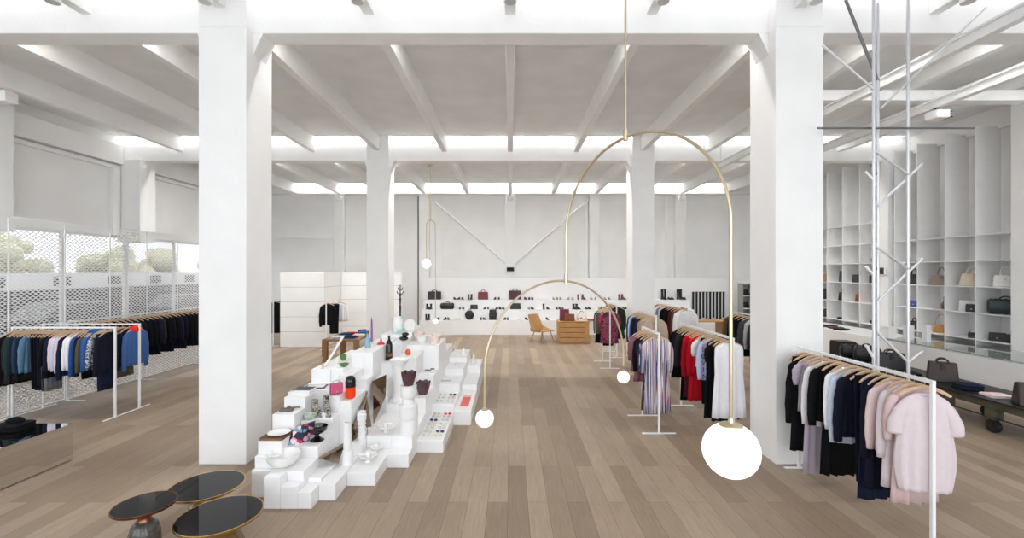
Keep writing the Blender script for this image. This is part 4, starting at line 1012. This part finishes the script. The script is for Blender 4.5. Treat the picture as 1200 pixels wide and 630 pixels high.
for y0 in (0, 111):
    bar((1024, 176 + y0, 5.92), (1064, 204 + y0, 5.98)); bar((1029, 241 + y0, 6.06), (1081, 192 + y0, 6.0)); bar((1014.5, 201 + y0, 5.88), (1024, 211 + y0, 5.9), LACQ); bar((1021, 192 + y0, 6.12), (1029, 207 + y0, 6.1), STD)
bar((1029, 390, 6.06), (1064, 424, 6.0)); bar((1064, 424, 6.0), (1081, 411, 5.98)); bar((1014.5, 404, 5.88), (1023, 418, 5.9), LACQ)
# spotlight on the rail above
r = root('rail_spotlight', (8.18, 8.5, 5.83), 'white box spotlight clipped under the hanging rail at right', 'spotlight')
MB().box(-.13, .13, -.13, .13, -.22, -.06).build('housing', WHITE, r, bevel=.02); MB().box(-.03, .03, -.03, .03, -.06, 0).build('bracket', BLACKP, r)
for k in range(3): MB().box(.13, .20, -.10, .10, -.20 + k * .05, -.185 + k * .05).build('cooling_fin', BLACKP, r)

# ================================================================ SHELVING AND COUNTER ON THE RIGHT WALL
SH = mat('shelf_white', (.88, .88, .875), .5, var=.01)
XS0, XS1 = 11.6, 12.25
zs = [1.0, 1.66, 2.315, 2.965, 3.61]
def shelving(y_list, rows, lab, brow):
    ya, yb = min(y_list), max(y_list)
    r = root('wall_shelving', (XS0, (ya + yb) / 2, 0), lab, 'shelving'); oy = (ya + yb) / 2
    for y in y_list: MB().box(0, XS1 - XS0 - .02, y - oy - .012, y - oy + .012, .86, 6.33).build('upright', SH, r)
    for z in rows: MB().box(.004, XS1 - XS0 - .02, ya - oy, yb - oy, z - .012, z + .012).build('shelf', SH, r)
    MB().box(XS1 - XS0 - .02, XS1 - XS0, ya - oy, yb - oy, .86, 4.3).build('back_panel', SH, r)
    MB().box(XS1 - XS0 - .10, XS1 - XS0 - .03, ya - oy, yb - oy, 6.25, 6.33).build('top_rail', SH, r)
    return r
shelving([10.27, 11.07, 11.85, 12.65, 13.4], zs, 'tall white wall shelving nearer the camera with pale handbags', 4)
shelving([13.98, 14.74, 15.5, 16.26, 17.02, 17.78, 18.54], zs + [4.27], 'tall white wall shelving farther off with small black and red bags', 5)
r = root('wall_panel', (11.42, 13.72, 2.62), 'small black control panel on the white pilaster between the shelving units', 'control panel')
MB().box(-.015, 0, -.17, .17, 0, .20).build('panel_body', BLACKP, r, bevel=.004); MB().box(-.02, 0, -.24, -.18, .0, .20).build('panel_edge', LACQ, r)
for k in (-.08, .08): MB().box(-.02, -.015, k - .05, k + .05, .05, .15).build('panel_screen', mat('panel_dark', (.03, .03, .035), .2), r)
ct = root('display_counter', (10.1, 12, 0), 'long low white display counter with a glass top before the shelving', 'counter')
MB().box(0, .04, -7.5, 6.5, 0.02, .86).build('front_board', LACQ, ct, bevel=.004); MB().box(.04, 1.39, -7.5, 6.5, .80, .855).build('deck', LACQ, ct); MB().box(.06, 1.39, -7.48, 6.48, 0, .8).build('carcass', LACQ, ct)
GT = mat('greenish_glass', (.86, .93, .90), .02, trans=.9, ior=1.5)
for k in range(4): MB().box(.0, 1.39, -7.4 + k * 1.9, -7.4 + k * 1.9 + 1.88, .895, .905).build('glass_top', GT, ct, smooth=False)
for k in range(5): MB().box(.03, .05, -7.4 + k * 1.9 - .01, -7.4 + k * 1.9 + .01, .855, .895).build('glass_stud', CHROME, ct)
for i, (y, x, w, h) in enumerate(((12.0, 10.25, .22, .30), (11.75, 10.55, .16, .36), (12.35, 10.45, .16, .22), (11.3, 10.6, .12, .42))):
    r = root('display_riser', (x, y, .905), ['white riser block on the counter, the broad one by the poles', 'white riser block on the counter, slim and second tallest', 'white riser block on the counter, the lowest one', 'white riser block on the counter, slim and tallest'][i], 'riser')
    MB().tapered(w, w, 0, w, w, h).build('riser_body', LACQ, r, bevel=.004)
    MB().box(-w / 2 - .004, w / 2 + .004, -w / 2 - .004, w / 2 + .004, h, h + .01).build('top_plate', LACQ, r)
scm = [C['black'], C['maroon'], C['charcoal'], C['brown'], C['navy'], C['grey']]
for i in range(9):
    folded(10.45 + .12 * (i % 3), 14.0 + .42 * i, .857, .42, .30, [scm[i % 6], scm[(i + 2) % 6]], '%s scarf folded on the far end of the counter, %s in the row' % (['black', 'maroon', 'charcoal', 'brown', 'navy', 'grey'][i % 6], ORD[i]), 'folded scarves on the counter', .2 * (-1) ** i)

# ================================================================ BAGS
def leather(n, rgb, rough=.42): return mat('leather_' + n.replace(' ', '_'), srgb(*rgb), rough, var=.08, vscale=12, bump=.15, bscale=90)
def handle_loop(w, h, y, z, t=.011): return MB().tube([(-w / 2, y, z - .05), (-w / 2, y, z), (-w * .42, y, z + h * .6), (-w * .2, y, z + h * .95), (0, y, z + h), (w * .2, y, z + h * .95), (w * .42, y, z + h * .6), (w / 2, y, z), (w / 2, y, z - .05)], t, 8)
def tote(x, y, z, w, d, h, m, lab, rz=0, grp=None, hh=.10, name='tote_bag', cat='bag', flare=.9):
    r = root(name, (x, y, z), lab, cat, grp, rz)
    MB().tapered(w, d, 0, w * flare, d * .55, h).build('bag_body', m, r, bevel=.02)
    for s in (-1, 1): fixn(handle_loop(w * .38, hh, s * d * .25, h - .01, max(.008, w * .028)).build('handle', m, r))
    MB().box(-w * .07, w * .07, -d * .42, -d * .36, h * .62, h * .95).build('tab', m, r, bevel=.004)
    return r
def duffel(x, y, z, w, d, h, m, lab, rz=0, grp=None):
    r = root('duffel_bag', (x, y, z), lab, 'bag', grp, rz); rs = []
    for i in range(13):
        t = i / 12; s = min(1, (.55 + 1.7 * math.sin(PI * min(max(t, .03), .97)) ) ); s = min(s, 1)
        rs.append([(-w / 2 + w * t, d / 2 * s * math.copysign(abs(math.cos(a)) ** .7, math.cos(a)), h / 2 + h / 2 * s * math.copysign(abs(math.sin(a)) ** .8, math.sin(a)) * (1 + .06 * math.sin(i * 2.4))) for a in [2 * PI * j / 20 for j in range(20)]])
    b_ = MB().rings(rs); zm = min(p[2] for p in b_.v); b_.v = [(p[0], p[1], p[2] - zm) for p in b_.v]
    fixn(b_.build('bag_body', m, r))
    for s in (-1, 1): fixn(handle_loop(w * .34, h * .22, s * d * .2, h * .97, .012).build('handle', m, r))
    return r
def flapbag(x, y, z, w, d, h, m, lab, rz=0, grp=None, strap=0, m2=None):
    r = root('shoulder_bag', (x, y, z), lab, 'bag', grp, rz)
    MB().tapered(w, d, 0, w * .94, d * .7, h).build('bag_body', m, r, bevel=.012)
    MB().tapered(w * .98, .012, h * .3, w * .93, .012, h * .99, 0, -d * .5, 0, -d * .38).build('flap', m2 or m, r, bevel=.004)
    MB().box(-.015, .015, -d * .5 - .014, -d * .5 - .004, h * .32, h * .42).build('clasp', BRASS, r, bevel=.002)
    if strap: fixn(handle_loop(w * .75, strap, 0, h - .01, .006).build('strap', m, r))
    return r
BRN = leather('dark brown', (52, 37, 34)); BLK = leather('black', (30, 29, 32)); LB = leather('taupe', (148, 128, 114)); CRM = leather('cream', (214, 202, 182)); WHT = leather('white', (232, 230, 228)); CHB = leather('chestnut', (120, 70, 46)); TAN = leather('tan', (176, 128, 72)); BUR = leather('burgundy', (110, 34, 48)); DTE = leather('dark teal', (38, 50, 56)); RED = leather('red', (150, 34, 48)); BLU = leather('blue', (62, 82, 158)); GRY = leather('dark grey', (66, 66, 66)); GRN = leather('dark green', (44, 50, 40))
# shelf bags : (bay centre depth, shelf height index, builder)
RZ = -.92
xb = 11.86
tote(xb, 13.02, 2.33, .34, .18, .30, GRN, 'dark olive handbag with a round handle, beside the pole on the near shelving', RZ, hh=.16)
tote(xb, 12.2, 2.33, .42, .2, .27, LB, 'taupe handbag with a tall looped handle on the near shelving', RZ, hh=.22)
tote(xb, 11.4, 2.33, .50, .2, .33, CRM, 'cream handbag with two handles on the near shelving', RZ, hh=.15, flare=.7)
tote(xb + .05, 10.68, 2.33, .40, .2, .28, WHT, 'white winged handbag with two upright handles on the near shelving', RZ, hh=.22)
flapbag(xb, 13.05, 1.675, .24, .12, .18, BLU, 'small blue box bag behind the pole on the near shelving', RZ)
r = root('decanter', (xb, 12.12, 1.675), 'dark glass bottle on a pale board in the near shelving', 'bottle')
fixn(MB().lathe([(.05, 0), (.07, .02), (.07, .14), (.025, .22), (.022, .34), (.001, .34)], 24).build('bottle_body', mat('smoke_bottle', (.12, .12, .11), .15), r)); MB().box(-.22, .22, -.25, .12, 0, .012).build('board', mat('pale_board', srgb(190, 170, 146), .6), r)
flapbag(xb + .1, 12.0, 1.69, .26, .1, .26, TAN, 'small tan upright bag behind the dark glass bottle', RZ, m2=CRM)
flapbag(xb, 11.42, 1.675, .44, .16, .28, WHT, 'white flap bag with a looped handle on the near shelving', RZ, strap=.18)
flapbag(xb - .14, 11.27, 1.675, .22, .14, .20, BLK, 'small black bag leaning before the white flap bag', RZ)
duffel(xb, 10.62, 1.675, .62, .34, .36, DTE, 'slouchy dark teal bag filling a bay of the near shelving', RZ + .1)
tote(xb, 13.02, 1.015, .22, .12, .24, GRY, 'small dark grey bucket bag in the lowest row beside the pole', RZ)
flapbag(xb, 12.2, 1.015, .34, .13, .22, TAN, 'tan shoulder bag with a long chain handle in the lowest shelf row', RZ, strap=.30)
flapbag(xb - .1, 11.25, 1.015, .22, .12, .14, GRY, 'small grey and white clutch in the lowest shelf row', RZ, strap=.08, m2=BLK)
flapbag(xb, 10.80, 1.015, .30, .14, .20, BLK, 'black box clutch in the lowest shelf row, first of two', RZ)
flapbag(xb, 10.45, 1.015, .24, .14, .20, BLK, 'black box clutch in the lowest shelf row beside the pilaster', RZ)
# far shelving
tote(xb, 15.75, 2.33, .30, .2, .40, GRY, 'upright dark grey bag in the far shelving', RZ, hh=.06); flapbag(xb, 15.0, 2.33, .46, .2, .27, BLK, 'wide black box bag in the far shelving', RZ); flapbag(xb, 14.3, 2.33, .44, .2, .25, BLK, 'black satchel bag beside the poles in the far shelving', RZ)
flapbag(xb, 16.55, 2.33, .40, .2, .30, TAN, 'tan bag at the far end of the far shelving', RZ)
tote(xb, 15.8, 1.675, .28, .18, .30, BLK, 'black bucket bag in the middle row of the far shelving', RZ); tote(xb, 15.0, 1.675, .30, .2, .27, CHB, 'chestnut brown bag in the middle row of the far shelving', RZ); tote(xb, 14.3, 1.675, .28, .2, .30, RED, 'red bag beside the poles in the far shelving', RZ)
flapbag(xb, 16.5, 1.675, .36, .2, .40, BLK, 'black upright bag at the far end of the middle shelf row', RZ); flapbag(xb, 16.5, 1.015, .34, .2, .30, BLK, 'black flap bag at the far end of the lowest shelf row', RZ)
r = root('tall_bottle', (xb, 14.95, 1.012), 'tall dark bottle in the lowest row of the far shelving', 'bottle'); fixn(MB().lathe([(.06, 0), (.06, .2), (.022, .28), (.02, .38), (.001, .38)], 20).build('bottle_body', BG, r)); MB().lathe([(.024, .36), (.024, .39)], 16).build('stopper', BLACKP, r)
flapbag(xb, 14.35, 1.015, .36, .16, .10, BLK, 'flat black clutch beside the poles in the lowest row of the far shelving', RZ); flapbag(xb, 15.75, 1.015, .40, .2, .06, BLK, 'flat black pouch lying in the lowest row of the far shelving', RZ)

# ================================================================ INDUSTRIAL CART
IRON = mat('worn_dark_iron', (.035, .034, .033), .4, metal=.5, var=.3, vscale=8); AGED = mat('aged_green_wood', srgb(78, 76, 62), .7, var=.35, vscale=4, bump=.4)
c0 = root('industrial_cart', (8.5, 8.6, 0), 'long low industrial cart table with dark top and cast iron wheels', 'table')
MB().box(-.5, .5, -2.9, 2.5, .53, .56).build('tabletop', IRON, c0, bevel=.006); MB().box(-.46, -.38, -2.85, 2.45, .41, .53).box(.38, .46, -2.85, 2.45, .41, .53).build('side_beam', AGED, c0, bevel=.01)
for y in (-1.15, -.35, 1.9):
    for x in (-.38, .38):
        lg = MB().box(x - .07, x + .07, y - .09, y + .09, .22, .53).build('leg', AGED, c0, bevel=.012)
        w = MB().lathe([(.03, -.035), (.105, -.035), (.11, -.02), (.11, .02), (.105, .035), (.03, .035)], 28).xform(Matrix.Translation((x, y, .11)) @ Matrix.Rotation(PI / 2, 4, 'Y')).build('wheel', IRON, lg); fixn(w)
        MB().box(x - .05, x - .038, y - .03, y + .03, .10, .22).box(x + .038, x + .05, y - .03, y + .03, .10, .22).box(x - .05, x + .05, y - .03, y + .03, .212, .22).build('caster_fork', IRON, lg)
MB().tube([(-.44, -2.8, .26), (-.44, 2.4, .26)], .012, 8).build('tie_rod', IRON, c0)
ZT = .56
tote(8.36, 7.05, ZT, .50, .26, .36, BRN, 'large dark brown leather tote at the near end of the cart', -.5, hh=.07, flare=.92)
tote(8.42, 8.65, ZT, .46, .24, .38, BRN, 'dark brown leather tote with a soft pouch in the middle of the cart', -.65, hh=.08, flare=.88)
tote(8.35, 9.75, ZT, .50, .24, .36, BLK, 'black structured tote on the cart behind the poles', -.4, hh=.07, flare=.95)
duffel(8.40, 10.45, ZT, .52, .32, .36, BLK, 'black duffel bag on the far end of the cart, nearest the poles', -.5); duffel(8.42, 10.9, ZT, .52, .32, .34, BLK, 'black duffel bag on the far end of the cart, farther from the poles', -.5)
folded(8.30, 8.05, ZT, .34, .34, [C['dark navy'], C['charcoal'], C['navy']], 'dark denim folded on the cart between the two brown totes', None, -.2, .035)
folded(8.32, 7.60, ZT, .34, .30, [C['white'], C['blush pink']], 'white and blush shirts folded on the cart beside the near tote', None, -.15)
folded(8.3, 9.25, ZT, .34, .34, [C['black'], C['charcoal']], 'black knitwear folded on the cart beside the black tote', None, -.15)
r = root('display_crate', (8.5, 11.35, 0), 'tall black bag stand at the far end of the cart beside the near column', 'stand'); MB().tapered(.42, .36, 0, .42, .36, .9).build('crate_body', BLACKP, r, bevel=.01); MB().box(-.2, .2, -.17, .17, .9, .93).build('crate_lid', BLACKP, r)

# ================================================================ SHOE DISPLAY AT THE BACK
sd = root('shoe_display', (0, 19.6, 0), 'wide white stepped wall display for shoes and bags along the back wall', 'display stand')
for (y0, y1, z, x1) in ((18.9, 19.3, .63, 9.6), (19.3, 19.7, 1.05, 8.0), (19.7, 20.1, 1.45, 8.0)):
    MB().box(-3.85, x1, y0 - 19.6, y1 - 19.6, 0, z).build('step', LACQ, sd, bevel=.006)
MB().box(-3.95, 10.9, .5, .62, 0, 2.41).build('back_panel', LACQ, sd, bevel=.006)
SHOE = {}
SM = {'black': leather('shoe black', (26, 25, 27)), 'brown': leather('shoe brown', (106, 74, 58)), 'tan': leather('shoe tan', (178, 158, 138)), 'white': leather('shoe white', (226, 224, 220))}
def shoe_mesh():
    mb = MB(); rs = []
    for i in range(9):
        t = i / 8; x = -.13 + .26 * t; hgt = .05 + .055 * max(0, 1 - t * 1.6) + .015 * math.sin(PI * t); wd = .032 + .014 * math.sin(PI * min(1, t * 1.15)); 
        if i in (0, 8): wd *= .6; hgt *= .8
        rs.append([(x, wd * math.cos(2 * PI * j / 12), .012 + hgt * .5 * (1 + math.sin(2 * PI * j / 12))) for j in range(12)])
    return mb.rings(rs)
def shoe(kind, col, x, y, z, rz, lab, grp):
    key = kind + col
    if key not in SHOE:
        nm = {'shoe': 'shoe', 'boot': 'ankle_boot', 'tall': 'tall_boot'}[kind]
        r = root(nm, (x, y, z), lab, nm.split('_')[-1], grp, rz); m = SM[col]
        if kind == 'shoe': fixn(shoe_mesh().build('upper', m, r)); MB().box(-.125, .12, -.04, .04, 0, .014).build('sole', BLACKP if col != 'white' else m, r, bevel=.006); MB().box(-.125, -.07, -.035, .035, .0, .03).build('heel', BLACKP if col != 'white' else m, r, bevel=.004)
        elif kind == 'boot': fixn(boot_mesh(.27, .24, .04, .06).build('upper', m, r)); MB().box(-.07, .20, -.04, .04, -.0, .012).build('sole', BLACKP, r); MB().box(-.08, -.02, -.035, .035, 0, .045).build('heel', BLACKP, r)
        else: fixn(boot_mesh(.28, .46, .05, .065).build('upper', m, r)); MB().box(-.07, .21, -.04, .04, 0, .012).build('sole', BLACKP, r); MB().box(-.08, -.02, -.035, .035, 0, .055).build('heel', BLACKP, r)
        SHOE[key] = r; return r
    return dup(SHOE[key], (x, y, z), rz, lab, grp)
LED = {'top': (19.83, 1.45), 'middle': (19.44, 1.05), 'bottom': (19.05, .63)}
rowd = {
 'top': [('shoe', 'black', [533, 537.5, 542]), ('boot', 'black', [549, 552.5]), ('shoe', 'black', [580, 584.5, 616, 620, 624]), ('shoe', 'tan', [649, 653, 657, 666, 671]), ('boot', 'brown', [677.5, 683]), ('shoe', 'tan', [693, 698, 709, 714]), ('boot', 'brown', [725.5, 729.5]), ('tall', 'black', [776.5, 779.5]), ('shoe', 'black', [784.5, 788]), ('tall', 'black', [795, 798]), ('shoe', 'black', [802.5])],
 'middle': [('boot', 'black', [501, 505]), ('shoe', 'black', [539, 543, 568, 572, 582, 586, 590]), ('shoe', 'tan', [620]), ('shoe', 'black', [624]), ('boot', 'black', [637]), ('shoe', 'black', [642, 652.5, 656, 659.5]), ('boot', 'black', [672.5, 676]), ('shoe', 'black', [687, 690.5]), ('shoe', 'tan', [702]), ('shoe', 'black', [705.5, 731, 734]), ('shoe', 'tan', [767, 771]), ('shoe', 'black', [779.5, 800, 804.5])],
 'bottom': [('boot', 'black', [499.5, 502.5]), ('shoe', 'black', [513, 521.5, 525.5]), ('shoe', 'white', [534, 538]), ('shoe', 'black', [563.5, 567.5, 591.5, 595]), ('shoe', 'white', [607]), ('shoe', 'black', [617, 626.5, 641.5])],
}
for rn, items in rowd.items():
    y, z = LED[rn]
    for kind, col, xs in items:
        for x in xs:
            n = {'shoe': 'shoe', 'boot': 'ankle boot', 'tall': 'tall boot'}[kind]
            lab = '%s %s on the %s ledge of the white shoe display' % (col, n, rn)
            shoe(kind, col, px(x, y), y, z, -PI / 2 + random.uniform(-.35, .9 if kind != 'shoe' else .5), lab, '%s %ss on the %s ledge' % (col, n, rn))
def at(rn, x): return px(x, LED[rn][0]), LED[rn][0] + .03, LED[rn][1]
x, y, z = at('top', 509); tote(x, y, z, .60, .2, .36, BLK, 'black briefcase at the left end of the top ledge', 0, hh=.07, flare=.97)
x, y, z = at('top', 566); tote(x, y, z, .46, .2, .34, BUR, 'burgundy handbag in the middle of the top ledge', 0, hh=.11, flare=.93)
x, y, z = at('top', 603.5); tote(x, y, z, .54, .2, .40, leather('oxblood', (66, 34, 40)), 'dark oxblood satchel on the top ledge below the black speaker', 0, hh=.09, flare=.96)
x, y, z = at('middle', 524); duffel(x, y, z, .60, .26, .27, BLK, 'black duffel bag on the middle ledge under the briefcase')
x, y, z = at('middle', 555.5); flapbag(x, y, z, .33, .10, .20, BLK, 'black clutch on the middle ledge under the burgundy handbag'); x, y, z = at('middle', 604); flapbag(x, y, z, .46, .16, .26, GRN, 'dark green satchel on the middle ledge under the oxblood satchel')
x, y, z = at('bottom', 550)
r = root('round_bag', (x, y, z), 'round black bag on the bottom ledge', 'bag'); fixn(MB().ball(.20, 0, 0, .205, 24, 16, 1, .5, 1).build('bag_body', BLK, r)); fixn(handle_loop(.14, .05, 0, .40, .012).build('handle', BLK, r)); MB().box(-.10, .10, -.11, -.09, .06, .20).build('pocket', BLK, r, bevel=.01)
x, y, z = at('bottom', 577.5)
r = root('backpack', (x, y, z), 'black backpack standing on the bottom ledge', 'backpack'); fixn(pouch(.34, .22, .44, 0).build('bag_body', BLK, r)); MB().box(-.11, .11, -.14, -.08, .03, .20).build('pocket', BLK, r, bevel=.02); fixn(handle_loop(.10, .05, 0, .43, .01).build('handle', BLK, r))
# belts
for i in range(10):
    x = 8.27 + i * .153; l = 1.12 + .05 * ((i * 7) % 3)
    r = root('hanging_belt', (x, 20.07, 1.74), 'black leather belt hanging %s from the left in the row on the back panel' % ORD[i], 'belt', 'belts on the back panel')
    MB().box(-.045, .045, -.012, -.004, -l, 0).build('belt_strap', BLK, r, bevel=.002); MB().box(-.05, .05, -.02, -.003, -.02, .05).build('buckle', DK, r, bevel=.004)
    MB().box(-.006, .006, -.01, .03, .02, .03).build('peg', CHROME, r)
# grey cubby by the belts
cb = root('shoe_cubby', (10.15, 18.6, 0), 'grey open cubby of boots at the right end of the back wall', 'cabinet')
GC = mat('grey_laminate', (.34, .34, .33), .5)
MB().box(-.40, -.38, 0, .42, 0, 2.2).box(.38, .40, 0, .42, 0, 2.2).build('side_panel', GC, cb); MB().box(-.38, .38, .40, .42, 0, 2.2).build('back_panel', GC, cb); MB().box(-.012, .012, .01, .40, 0, 2.2).build('divider', GC, cb)
for z in (0.02, .62, 1.15, 1.68, 2.18): MB().box(-.38, .38, 0, .40, z - .015, z + .015).build('shelf', LACQ, cb)
k = 0
for z in (.635, 1.165, 1.695):
    for x in (-.19, .19):
        shoe('boot', 'black', 10.15 + x - .05, 18.78, z, -PI / 2 + .3, 'black ankle boot in the grey cubby at the right end of the back wall', 'boots in the grey cubby')
        shoe('boot', 'black', 10.15 + x + .08, 18.80, z, -PI / 2 + .1, 'black ankle boot in the grey cubby at the right end of the back wall', 'boots in the grey cubby')

# ================================================================ WOODEN FURNITURE AT THE BACK
wd = root('drawer_cabinet', (2.38, 16.9, 0), 'oak drawer counter beside the lounge chair before the shoe display', 'cabinet')
MB().box(-.58, .58, -.28, .32, .02, .82).build('carcass', OAK, wd, bevel=.004)
for kz in range(4): 
    d = MB().box(-.52, .40, -.30, -.28, .05 + kz * .19, .225 + kz * .19).build('drawer', OAK, wd, bevel=.004); MB().box(-.52, .40, -.302, -.29, .223 + kz * .19, .238 + kz * .19).build('drawer_gap', mat('dark_gap', (.05, .035, .02), .8), wd)
MB().box(-.60, .60, -.30, .34, .80, .835).build('worktop', OAK, wd, bevel=.004)
flapbag(2.05, 16.85, .835, .36, .16, .44, BUR, 'tall burgundy leather bag on the oak drawer counter', .1); flapbag(2.22, 16.72, .835, .40, .16, .27, CHB, 'chestnut satchel on the oak drawer counter', .1); 
r = root('printed_clutch', (2.70, 16.8, .835), 'pale floral printed bag on the oak drawer counter', 'bag'); fixn(pouch(.40, .16, .30, 0).build('bag_body', ramp_mat('pale_floral', 'voronoi', [(0, (226, 220, 212)), (.6, (120, 110, 106)), (.75, (228, 222, 214)), (.9, (190, 150, 140))], scale=16), r)); fixn(handle_loop(.16, .08, 0, .29, .008).build('handle', CHB, r))
r = root('back_console', (3.45, 18.1, 0), 'long low oak console table behind the drawer counter', 'table')
MB().box(-.55, .55, -.22, .22, .70, .74).build('tabletop', OAK, r, bevel=.004)
for x in (-.5, .5):
    for y in (-.18, .18): MB().box(x - .03, x + .03, y - .03, y + .03, 0, .70).build('leg', OAK, r)
folded(3.35, 18.05, .74, .5, .3, [C['red']], 'red scarf folded on the oak console behind the drawer counter')
# oak desk under the belts
r = root('desk', (7.9, 17.0, 0), 'oak desk with drawers below the hanging belts', 'desk')
MB().box(-1.0, 1.0, -.35, .35, .80, .84).build('desktop', OAK, r, bevel=.004); MB().box(.10, .98, -.33, .33, .03, .80).build('pedestal', OAK, r, bevel=.004); MB().box(-1.0, -.94, -.33, .33, 0, .80).build('leg', OAK, r)
for kz in range(3): MB().box(.14, .94, -.35, -.33, .06 + kz * .25, .28 + kz * .25).build('drawer', OAK, r, bevel=.004)
# lounge chair
cr = root('lounge_chair', (1.22, 17.0, 0), 'oak shell lounge chair with angled legs beside the drawer counter', 'chair', rz=.75)
def surf(fn, nu, nv):
    mb = MB(); vs = [fn(i / nu, j / nv) for j in range(nv + 1) for i in range(nu + 1)]
    return mb.add(vs, [(j * (nu + 1) + i, j * (nu + 1) + i + 1, (j + 1) * (nu + 1) + i + 1, (j + 1) * (nu + 1) + i) for j in range(nv) for i in range(nu)])
surf(lambda u, v: ((u - .5) * (.70 - .14 * v), .22 + .26 * v + .06 * (1 - abs(2 * u - 1) ** 2) * (1 - v * .3), .40 + .64 * v), 12, 8).build('backrest', OAK, cr, solid=.022)
surf(lambda u, v: ((u - .5) * (.62 + .10 * v), -.36 + .62 * v, .44 - .06 * v + .16 * abs(2 * u - 1) ** 3 * v), 12, 8).build('seat', OAK, cr, solid=.022)
for s in (-1, 1):
    surf(lambda u, v: (s * (.34 + .02 * v), -.26 + .54 * u, .42 + (.16 * u) * v), 8, 4).build('armrest', OAK, cr, solid=.02)
    fixn(MB().tube([(s * .22, -.22, .42), (s * .30, -.34, 0)], [.022, .014], 10).build('leg', OAK, cr)); fixn(MB().tube([(s * .22, .20, .40), (s * .30, .34, 0)], [.022, .014], 10).build('leg', OAK, cr))
# folding table with denim behind the display
ft = root('wood_table', (-4.95, 13.5, 0), 'solid dark oak table stacked with folded denim and knits', 'table')
MB().box(-.52, .52, -.62, .95, .67, .73).build('tabletop', OAKD, ft, bevel=.005)
for x in (-.46, .46):
    for y in (-.54, .88): MB().box(x - .07, x + .07, y - .07, y + .07, 0, .67).build('leg', OAKD, ft, bevel=.005)
piles = [(-5.1, 13.15, ['pale blue', 'light grey'], 'pale blue'), (-4.72, 13.15, ['mid blue', 'navy'], 'mid blue'), (-5.02, 13.55, ['navy', 'denim blue', 'petrol blue'], 'navy'), (-4.62, 13.55, ['white', 'cream'], 'white'), (-5.0, 13.95, ['navy', 'red'], 'red topped'), (-4.6, 13.95, ['navy', 'mid blue', 'denim blue'], 'denim blue'), (-4.7, 14.3, ['dark navy', 'charcoal', 'dark navy'], 'dark navy')]
for x, y, cs, n in piles: folded(x, y, .73, .34, .32, [C[c] for c in cs], '%s pile of folded clothes on the dark oak table' % n, 'folded piles on the dark oak table', random.uniform(-.1, .1), .03)
# ================================================================ CAMERA / VIEW
cam = bpy.data.cameras.new('camera'); co = bpy.data.objects.new('camera', cam); COL.objects.link(co)
co.location = (0, 0, CH); co.rotation_euler = (PI / 2, 0, 0)
cam.sensor_width = 36; cam.lens = 36 * F / 1200; cam.shift_x = 2 / 1200; cam.shift_y = 3 / 1200; cam.clip_start = .05; cam.clip_end = 300
SC.camera = co
vs = SC.view_settings; vs.view_transform = 'Standard'; vs.look = 'None'; vs.gamma = 1; vs.exposure = 0.85; vs.use_curve_mapping = False
SC.cycles.use_denoising = True
SC.cycles.max_bounces = 10; SC.cycles.diffuse_bounces = 6; SC.cycles.glossy_bounces = 4; SC.cycles.transmission_bounces = 6
SC.cycles.sample_clamp_indirect = 6
